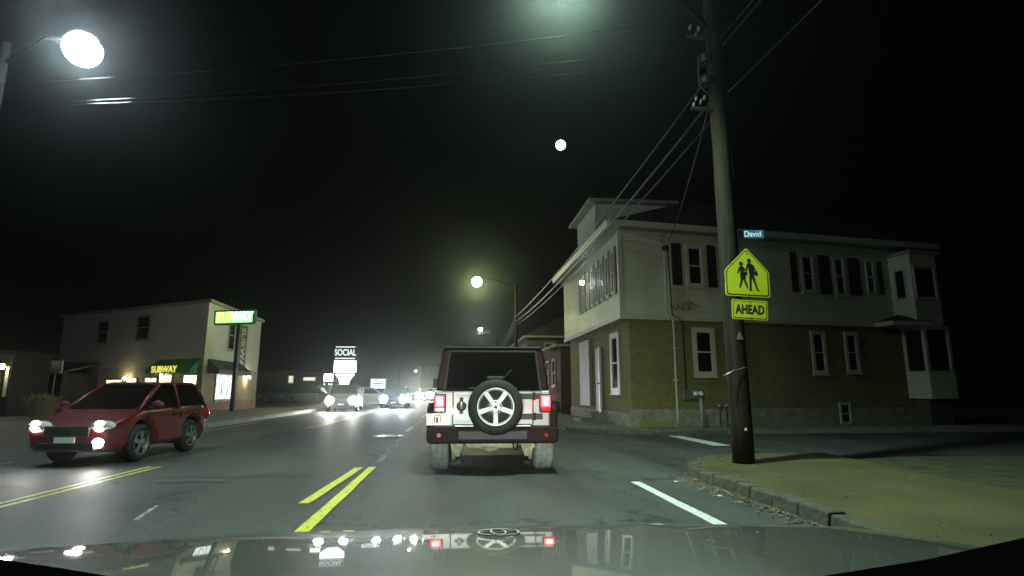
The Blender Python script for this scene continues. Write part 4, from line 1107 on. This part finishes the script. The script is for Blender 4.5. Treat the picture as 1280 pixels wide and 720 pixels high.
# spare wheel
SP = Vector((.035, -.20, .965)); rs = .40; ws = .25
b = MB()
pr_ = [(-ws / 2, .25), (-ws / 2, .33), (-ws / 2 + .02, .375), (-ws / 2 + .05, .395)]
for k in range(4):
    h0 = -ws / 2 + .055 + k * .035; pr_ += [(h0, rs), (h0 + .024, rs), (h0 + .026, rs - .012), (h0 + .033, rs - .012)]
pr_ += [(ws / 2 - .05, .395), (ws / 2 - .02, .378), (ws / 2 - .004, .34), (ws / 2, .30), (ws / 2 - .01, .272), (0, .25), (-.01, .02)]
b.lathe(SP, (0, -1, 0), pr_, 48)
sw = b.build('spare_wheel', M['rubber'], JE)
b = MB()
b.lathe(SP, (0, -1, 0), [(.02, .245), (.10, .25), (.118, .272), (.128, .268), (.124, .250), (.10, .243), (.022, .236)], 48)
b.build('rim_edge', M['alloy'], sw)
MB().lathe(SP, (0, -1, 0), [(.0, .235), (.035, .235), (.036, .1)], 40).build('rim_well', M['black_plastic'], sw)
b = MB()
for k in range(5):
    a_ = math.pi / 2 + math.pi + 2 * math.pi * k / 5
    d = Vector((math.cos(a_), 0, math.sin(a_))); n = Vector((-math.sin(a_), 0, math.cos(a_)))
    c_ = SP + Vector((0, -.095, 0)); f_ = Vector((0, -.025, 0)); bk = Vector((0, .05, 0))
    p_, q_ = c_ + d * .05, c_ + d * .252
    # each spoke is a pair of splayed bars with a narrow groove
    b.hexa([p_ - n * .035 + bk, q_ - n * .044 + bk, q_ + n * .044 + bk, p_ + n * .035 + bk, p_ - n * .030 + f_ * .3, q_ - n * .036 + f_ * .8, q_ + n * .036 + f_ * .8, p_ + n * .030 + f_ * .3])
b.lathe(SP + Vector((0, -.05, 0)), (0, -1, 0), [(0, .10), (.05, .098), (.062, .085), (.064, .04)], 30)
b.build('spokes', M['alloy'], sw, bevel=.008)
b = MB()
for k in range(5):
    a_ = math.pi / 2 + 2 * math.pi * k / 5
    p_ = SP + Vector((math.cos(a_) * .068, -.113, math.sin(a_) * .068)); b.lathe(p_, (0, -1, 0), [(0, .015), (.004, .014)], 10)
b.lathe(SP + Vector((0, -.113, 0)), (0, -1, 0), [(0, .026), (.006, .024)], 16)
b.build('lug_nut', M['sign_black'], sw)
MB().tube([SP + Vector((0, .2, 0)), SP], .11, 16).build('spare_carrier', M['black_plastic'], JE)
# high-mounted brake lamp over the spare, mirrors
b = MB(); b.box(-.09, .16, -.12, -.02, 1.37, 1.41); b.box(.02, .05, -.09, -.05, 1.15, 1.37); b.build('high_brake_lamp', M['black_plastic'], JE, bevel=.006)
for s in (-1, 1):
    b = MB(); b.box(*sorted((s * .90, s * 1.06)), 2.05, 2.15, 1.24, 1.42); b.box(*sorted((s * .85, s * .92)), 2.08, 2.12, 1.26, 1.32); b.build('door_mirror', M['black_plastic'], JE, bevel=.02)
# bonnet and front
MB().hexa([(-.62, 2.25, 1.2), (.62, 2.25, 1.2), (.62, 2.6, 1.2), (-.62, 2.6, 1.2), (-.62, 2.2, 1.22), (.62, 2.2, 1.22), (.6, 3.75, 1.16), (-.6, 3.75, 1.16)]).build('bonnet', M['jeep_silver'], JE, bevel=.02)
MB().box(-.8, .8, 3.80, 4.0, .45, .68).build('front_bumper', M['jeep_red'], JE, bevel=.02)
for s in (-1, 1):
    for y in (.66, 3.1):
        wheel(JE, s * .795, y - .12, .385, .285, 'dusty_rubber', side=s)
# axle, differential, exhaust, links
b = MB(); b.tube([(-.72, .50, .40), (.72, .50, .40)], .045, 12); b.build('axle', M['rust_steel'], JE)
b = MB(); b.ball((-.02, .46, .385), .14, (1.2, .9, .92), 20); b.build('differential', M['rust_steel'], JE)
b = MB(); b.tube([(-.40, .12, .45), (-.36, .10, .43), (.34, .10, .43), (.38, .12, .45)], [.03, .08, .08, .03], 16); b.tube([(.36, .1, .44), (.58, .1, .42), (.60, -.05, .40)], .027, 10)
b.build('exhaust', M['rust_steel'], JE)
for s in (-1, 1):
    b = MB()
    b.hexa([(s * .60, .28, .22), (s * .50, .28, .22), (s * .50, .36, .22), (s * .60, .36, .22), (s * .56, .12, .44), (s * .42, .12, .44), (s * .42, .2, .44), (s * .56, .2, .44)])
    b.tube([(s * .58, .3, .18), (s * .60, .15, .5)], .03, 10)
    b.build('shock_absorber', M['rust_steel'], JE)
for s in (-1, 1): pass
MB().box(-.5, .5, .15, 3.6, .46, .54).build('frame_rail', M['dark_metal'], JE)
# side rear tow hook etc.
MB().tube([(.30, -.12, .44), (.30, -.18, .36), (.36, -.16, .36), (.36, -.1, .44)], .012, 8).build('tow_hook', M['black_plastic'], JE)

# ------------------------------------------------------------------ generic cars (forward is +y)
def car(loc, rz, paint, label, cat='car', L=4.3, W=1.74, H=1.45, belt=.92, head='head_white', tail=None, hood_l=1.05, boot_l=.5, group='vehicles on the road',
        head_on=(1, 1), fog=False, light=0, lcol=(1, 1, 1), detail=True, hr=.085, plate=True):
    o = empty('car' if cat == 'car' else cat.replace(' ', '_'), (*loc, 0), rz, label, cat, group)
    hl = L / 2; w = W / 2
    r = .315; fy, ry = hl - .82, -hl + .78
    def arch(c):
        return [(c + (r + .05) * math.cos(t), .315 + (r + .05) * math.sin(t)) for t in [R(-12 + 204 * k / 10) for k in range(11)]]
    bot = .2
    prof = [(-hl + .05, .34), (-hl, .55), (-hl + .02, belt - .06), (-hl + .12, belt + .02), (-hl + boot_l, belt + .06),
            (hl - hood_l, belt + .03), (hl - .35, belt - .14), (hl - .06, belt - .24), (hl, .56), (hl - .04, .30), (hl - .2, bot)]
    fa = arch(fy); ra = arch(ry)
    prof = prof + fa[::1][:] + ra[:] + [(-hl + .2, bot)]
    # clean ordering: the profile runs clockwise along the top then back along the sill
    b = MB(); b.xprism(prof, -w, w)
    for v in b.bm.verts:
        t = abs(v.co.y) / hl
        k = 1 - .16 * max(0, (t - .62) / .38) ** 2
        if v.co.z > .6: k *= 1 - .05 * (v.co.z - .6) / .35
        if v.co.z < .3: k *= .97
        v.co.x *= k
    shiny(b.build('body', M[paint], o, bevel=.085 if detail else .05, seg=4))
    # dark liner behind the arches
    b = MB()
    for c in (fy, ry): MB().box(-w + .12, w - .12, c - r - .06, c + r + .06, bot, .62).build('wheel_arch', M['sign_black'], o)
    # glasshouse
    zb = belt + .02
    yw0, yw1 = hl - hood_l + .06, -hl + boot_l - .12
    yr0, yr1 = yw0 - .78, yw1 + (.55 if boot_l > .7 else .22)
    wb, wt = w * .93, w * .72
    g = MB(); g.hexa([(-wb, yw1, zb), (wb, yw1, zb), (wb * .97, yw0, zb), (-wb * .97, yw0, zb), (-wt, yr1, H - .03), (wt, yr1, H - .03), (wt * .97, yr0, H - .03), (-wt * .97, yr0, H - .03)])
    shiny(g.build('window', M['car_glass'], o, bevel=.07, seg=4))
    rf = MB(); rf.hexa([(-wt - .015, yr1 - .06, H - .05), (wt + .015, yr1 - .06, H - .05), (wt + .01, yr0 + .05, H - .05), (-wt - .01, yr0 + .05, H - .05),
                        (-wt * .9, yr1 + .06, H), (wt * .9, yr1 + .06, H), (wt * .88, yr0 - .08, H - .005), (-wt * .88, yr0 - .08, H - .005)])
    shiny(rf.build('roof', M[paint], o, bevel=.02, seg=3))
    for s in (-1, 1):
        def rail(y0, y1, z0, z1, x0, x1, r_=.032): MB().tube([(s * x0, y0, z0), (s * x1, y1, z1)], r_, 8).build('pillar', M[paint], o)
        rail(yw0, yr0, zb - .02, H - .035, wb * .96, wt * .96); rail(yw1, yr1, zb - .02, H - .035, wb * .99, wt)
        ym = (yw0 + yw1) / 2 - .1; rail(ym, ym, zb - .02, H - .035, wb, wt + .004, .03)
        if detail:
            b = MB(); b.ball((s * (w + .10), yw0 - .25, zb + .07), 1, (.11, .06, .075), 14); b.tube([(s * (wb), yw0 - .25, zb + .03), (s * (w + .06), yw0 - .25, zb + .05)], .02, 8)
            b.build('door_mirror', M[paint], o)
            for (ya, za) in ((ym - .006, .32), (yw0 - .195, .32), (yw1 + .355, .5)):
                MB().box(*sorted((s * (w - .012), s * (w + .004))), ya - .006, ya + .006, za, zb - .06).build('door_seam', M['sign_black'], o)
            b = MB(); b.box(*sorted((s * (w - .03), s * (w + .022))), ym + .08, ym + .26, .76, .79); b.box(*sorted((s * (w - .03), s * (w + .022))), yw1 + .45, yw1 + .62, .77, .80); b.build('door_handle', M['chrome'], o, bevel=.004)
    for s in (-1, 1):
        for y in (fy, ry): wheel(o, s * (w - .11), y, r, .2, 'rubber', rim='dark_alloy', side=s)
    # front end
    b = MB(); b.box(-w * .50, w * .50, hl - .05, hl + .006, .48, .64); b.box(-w * .62, w * .62, hl - .08, hl - .012, .26, .38); b.build('grille', M['sign_black'], o, bevel=.01)
    if plate:
        b = MB(); b.box(-.16, .16, hl + .006, hl + .02, .38, .47); b.build('licence_plate', M['plate'], o)
    for i, s in enumerate((-1, 1)):
        c = (s * w * .70, hl - .10, .64)
        b = MB(); b.ball(c, 1, (.19, .12, .085), 18); hd = b.build('headlight', M['lens_clear'], o)
        if head_on[i]:
            MB().ball((s * w * .70, hl - .012, .64), hr, (1, .35, 1), 16).build('bulb', M[head], hd)  # large hr on far cars puts headlamp glare into the bulb size
            if light: lamp_light(hd, (s * w * .70, hl + .12, .64), light, lcol, .06, 'headlight_beam', 'SPOT', (R(86), 0, 0), R(110), .8)
        if fog:
            f = MB().ball((s * w * .66, hl - .05, .36), .075, (1, .6, 1), 14).build('fog_light', M[head] if head_on[i] != 1 else M['head_dim'], o)
    for s in (-1, 1):
        b = MB(); b.ball((s * w * .80, -hl + .08, belt - .14), 1, (.11, .12, .14), 16); b.build('tail_light', M[tail or 'lens_red'], o)
    return o

# red car, oncoming in the far left lane
RC = car((-5.98, 11.4), R(176), 'red_paint', 'red hatchback with bright lamps coming towards us in the left lane', L=3.2, W=1.42, H=1.36, belt=.86, hood_l=.80, boot_l=.32,
         head='head_white', head_on=(1, 1), light=0, hr=.085)
# its lit fog lamp on the driver's side and the bright strip of a mirror
for s in (-1,):
    f = MB().ball((s * .49, 1.56, .38), .085, (1, .5, 1), 16).build('fog_light', M['head_white'], RC)
for s, e in ((-1, 14), (1, 9)):
    lamp_light(RC, (s * .52, 1.78, .6), e, (1, .97, .9), .06, 'headlight_beam', 'SPOT', (R(84), 0, 0), R(120), .7)
# dark oncoming vehicle at mid distance
D1 = car((-6.45, 35.2), R(184), 'dark_paint', 'dark oncoming car with glaring white headlamps, ahead of the pale car', L=4.4, W=1.8, H=1.55, belt=.98, head='head_far', hr=.22, light=160, lcol=(1, .98, .93))
D2 = car((-6.7, 44.5), R(-72), 'white_paint', 'pale silver car pulling out side-on behind the dark oncoming car', L=4.5, W=1.78, H=1.42, belt=.92, hood_l=1.15, boot_l=.85, head_on=(0, 0))
D3 = car((-3.95, 40.2), R(181), 'blue_paint', 'dark blue oncoming car with bluish white headlamps in front of the pale car nose', L=4.4, W=1.8, H=1.45, head='head_blue', hr=.24, light=420, lcol=(.75, .9, 1))
D4 = car((-3.25, 67.5), R(180), 'dark_paint', 'far oncoming car with the brightest warm glare just left of the off-roader', L=4.4, W=1.8, H=1.5, head='head_far', hr=.36, detail=False, light=1500, lcol=(1, .88, .75))
D5 = car((-2.6, 84.0), R(0), 'dark_paint', 'farthest car with red tail lamps beside the warm glare', L=4.4, W=1.8, H=1.5, tail='far_red', head_on=(0, 0), detail=False)
D6 = car((-1.9, 74.0), R(180), 'white_paint', 'far pale oncoming car half hidden by the off-roader', L=4.4, W=1.8, H=1.5, head='head_far', hr=.16, detail=False)
GP = 'cars parked in the dark lot'
for i, (x, y, rz, m_, lb) in enumerate(((-19.5, 60, 80, 'dark_paint', 'leftmost dark parked car in the lot before the far building'), (-16.8, 58.5, 95, 'blue_paint', 'middle dark blue parked car in the lot before the far building'), (-14.2, 57, 85, 'dark_paint', 'dark parked car nearest the tall pylon sign'), (-22.4, 58, 90, 'white_paint', 'pale parked car at the far left of the dark lot'))):
    car((x, y), R(rz), m_, lb, head_on=(0, 0), group=GP, detail=False)

# ------------------------------------------------------------------ our own car
OC = empty('own_car', (0, 0, 0), 0, 'grey-beige car in the foreground whose bonnet fills the bottom edge', 'car')
# bonnet surface: rows along y, columns along x
b = MB(); rows = []
ys = [.35, .55, .75, .95, 1.15, 1.30, 1.42, 1.50, 1.56, 1.60, 1.63, 1.64]
for j, y in enumerate(ys):
    row = []
    for i in range(25):
        x = -1.10 + 2.20 * i / 24
        t = abs(x) / 1.10
        yy = y - .07 * t * t * max(0, (y - .35) / 1.25)
        z = .945 - .060 * ((y - .75) / .8 if y > .75 else (y - .75) * .3)
        if y > .75: z = .945 - .075 * (y - .75) - .030 * ((y - .75) / .8) ** 2
        roll = max(0, (y - 1.48) / .16); z -= .055 * roll ** 2.2
        z += -.012 * t ** 3 - .04 * max(0, t - .96) / .08
        # two shallow power creases
        z += .006 * math.exp(-((abs(x) - .48) / .05) ** 2)
        row.append(b.bm.verts.new((x, yy, z)))
    rows.append(row)
for j in range(len(rows) - 1):
    for i in range(24):
        f = b.bm.faces.new((rows[j][i], rows[j][i + 1], rows[j + 1][i + 1], rows[j + 1][i])); f.smooth = True
bn = b.build('bonnet', M['own_paint'], OC)
for f in bn.data.polygons:
    if f.normal.z < 0: f.flip()
md = bn.modifiers.new('thick', 'SOLIDIFY'); md.thickness = .02; md.offset = -1
# nose emblem: oval ring with two crossing inner ovals
em = MB()
def oval(cx, cz, rx, rz_, th, n=28):
    """flat ring lying on the sloping bonnet nose"""
    base = Vector((.105, 1.315, .8890)); sl = math.radians(0)
    def P_(u, v, h): return base + Vector((cx + u, (cz + v), -.128 * (cz + v) + h))
    for k in range(n):
        a0, a1 = 2 * math.pi * k / n, 2 * math.pi * (k + 1) / n
        q = []
        for h in (0, .003):
            q += [P_(math.cos(a0) * rx, math.sin(a0) * rz_, h), P_(math.cos(a1) * rx, math.sin(a1) * rz_, h), P_(math.cos(a1) * (rx - th), math.sin(a1) * (rz_ - th), h), P_(math.cos(a0) * (rx - th), math.sin(a0) * (rz_ - th), h)]
        em.hexa(q)
oval(0, 0, .047, .066, .0045); oval(0, .008, .018, .056, .004); oval(0, .028, .042, .026, .004)
em.build('emblem', M['alloy'], OC)
# wings, bumper and lamps below the bonnet
b = MB()
b.box(-1.04, 1.04, -.6, 1.40, .18, .80); b.build('wing', M['own_paint'], OC, bevel=.08, seg=4)
b = MB(); b.prism([(-.88, 1.2), (.88, 1.2), (.80, 1.52), (.5, 1.64), (-.5, 1.64), (-.80, 1.52)], .22, .72); b.build('bumper', M['own_paint'], OC, bevel=.06, seg=4)
b = MB(); b.box(-.42, .42, 1.60, 1.66, .36, .60); b.build('grille', M['black_plastic'], OC)
for s in (-1, 1):
    b = MB(); b.ball((s * .66, 1.50, .66), 1, (.17, .13, .09), 16); hd = b.build('headlight', M['lens_clear'], OC)
    for y in (.75,): wheel(OC, s * .80, y, .31, .2, side=s)
# scuttle and dashboard along the foot of the windscreen
b = MB()
pts = [(-1.05, 1.18), (-.85, 1.08), (-.67, .99), (-.54, .93), (-.43, .875), (-.22, .80), (0, .765), (.24, .765), (.48, .785), (.70, .845), (.96, .94), (1.10, .99)]
outer = pts + [(1.1, .2), (-1.05, .2)]
b.prism([(x, y - .02) for x, y in outer], .60, .956)
b.build('dashboard', M['dash'], OC, bevel=.01)
b = MB()
for s in (-1, 1): b.box(*sorted((s * .84, s * .92)), -2.6, -.6, .18, .9)
b.box(-.84, .84, -2.75, -2.6, .2, 1.0); b.box(-.84, .84, -2.6, -.6, .16, .2); b.build('body', M['own_paint'], OC, bevel=.03)
for s in (-1, 1): wheel(OC, s * .80, -1.85, .31, .2, side=s)
# low beams, plus warm spots added to light the house corner and school sign
for s in (-1, 1):
    lamp_light(OC, (s * .64, 1.72, .67), 470, (.86, 1.0, .93), .05, 'headlight_beam', 'SPOT', (R(75), 0, R(-3)), R(66), .85)
    lamp_light(OC, (s * .64, 1.70, .66), 470, (1.0, .98, .60), .06, 'headlight_spill', 'SPOT', (R(96), 0, R(-17)), R(42), 1.0)

# ------------------------------------------------------------------ moon
o = MB().ball((0, 0, 0), 8.2, (1, 1, 1), 32).build('moon', M['moon'])
dist = 950
o.location = (.1774 * dist, .90 * dist, .421 * dist)
tag(o, 'bright round white moon with a bluish tint high over the road', 'moon')

# ------------------------------------------------------------------ haze, added so the lamps get a lens-like glow
m = bpy.data.materials.new('night_haze'); m.use_nodes = True
nt = m.node_tree; nt.nodes.remove(nt.nodes['Principled BSDF'])
pv = nt.nodes.new('ShaderNodeVolumePrincipled')
pv.inputs['Color'].default_value = (.82, .93, .88, 1); pv.inputs['Density'].default_value = 0.0009; pv.inputs['Anisotropy'].default_value = .93
nt.links.new(pv.outputs['Volume'], nt.nodes['Material Output'].inputs['Volume'])
hz = MB().box(-114, 114, -74, 124, -1.1, 18).build('haze', m)
tag(hz, 'thin night haze glowing round the lamps', 'haze', kind='stuff')

# ------------------------------------------------------------------ world, moonlight, camera
w = bpy.data.worlds.new('World'); scene.world = w; w.use_nodes = True
nt = w.node_tree; bg = nt.nodes['Background']
sky = nt.nodes.new('ShaderNodeTexSky'); sky.sky_type = 'NISHITA'; sky.sun_disc = False
md_ = Vector((.1774, .90, .421)).normalized()
sky.sun_elevation = math.asin(md_.z); sky.sun_rotation = math.atan2(md_.x, md_.y)
nt.links.new(sky.outputs['Color'], bg.inputs['Color']); bg.inputs['Strength'].default_value = 0.00003
sl = bpy.data.lights.new('moonlight', 'SUN'); sl.energy = .002; sl.angle = R(.5); sl.color = (.9, .95, 1)
so = bpy.data.objects.new('moonlight', sl); link(so)
so.rotation_euler = md_.to_track_quat('Z', 'Y').to_euler()

cam = bpy.data.cameras.new('camera'); co = bpy.data.objects.new('camera', cam); link(co)
cam.sensor_width = 36; cam.lens = 700 / 1280 * 36; cam.clip_end = 3000; cam.clip_start = .05
co.location = (0, 0, 1.2); co.rotation_euler = (R(90 + 10.362), 0, R(-5.857))
scene.camera = co
scene.render.engine = 'CYCLES'
scene.render.resolution_x = 1024; scene.render.resolution_y = 576
scene.cycles.sample_clamp_indirect = 4.0
scene.cycles.max_bounces = 5; scene.cycles.volume_bounces = 0
vs = scene.view_settings; vs.view_transform = 'Standard'; vs.look = 'None'; vs.gamma = 1; vs.exposure = 0; vs.use_curve_mapping = False
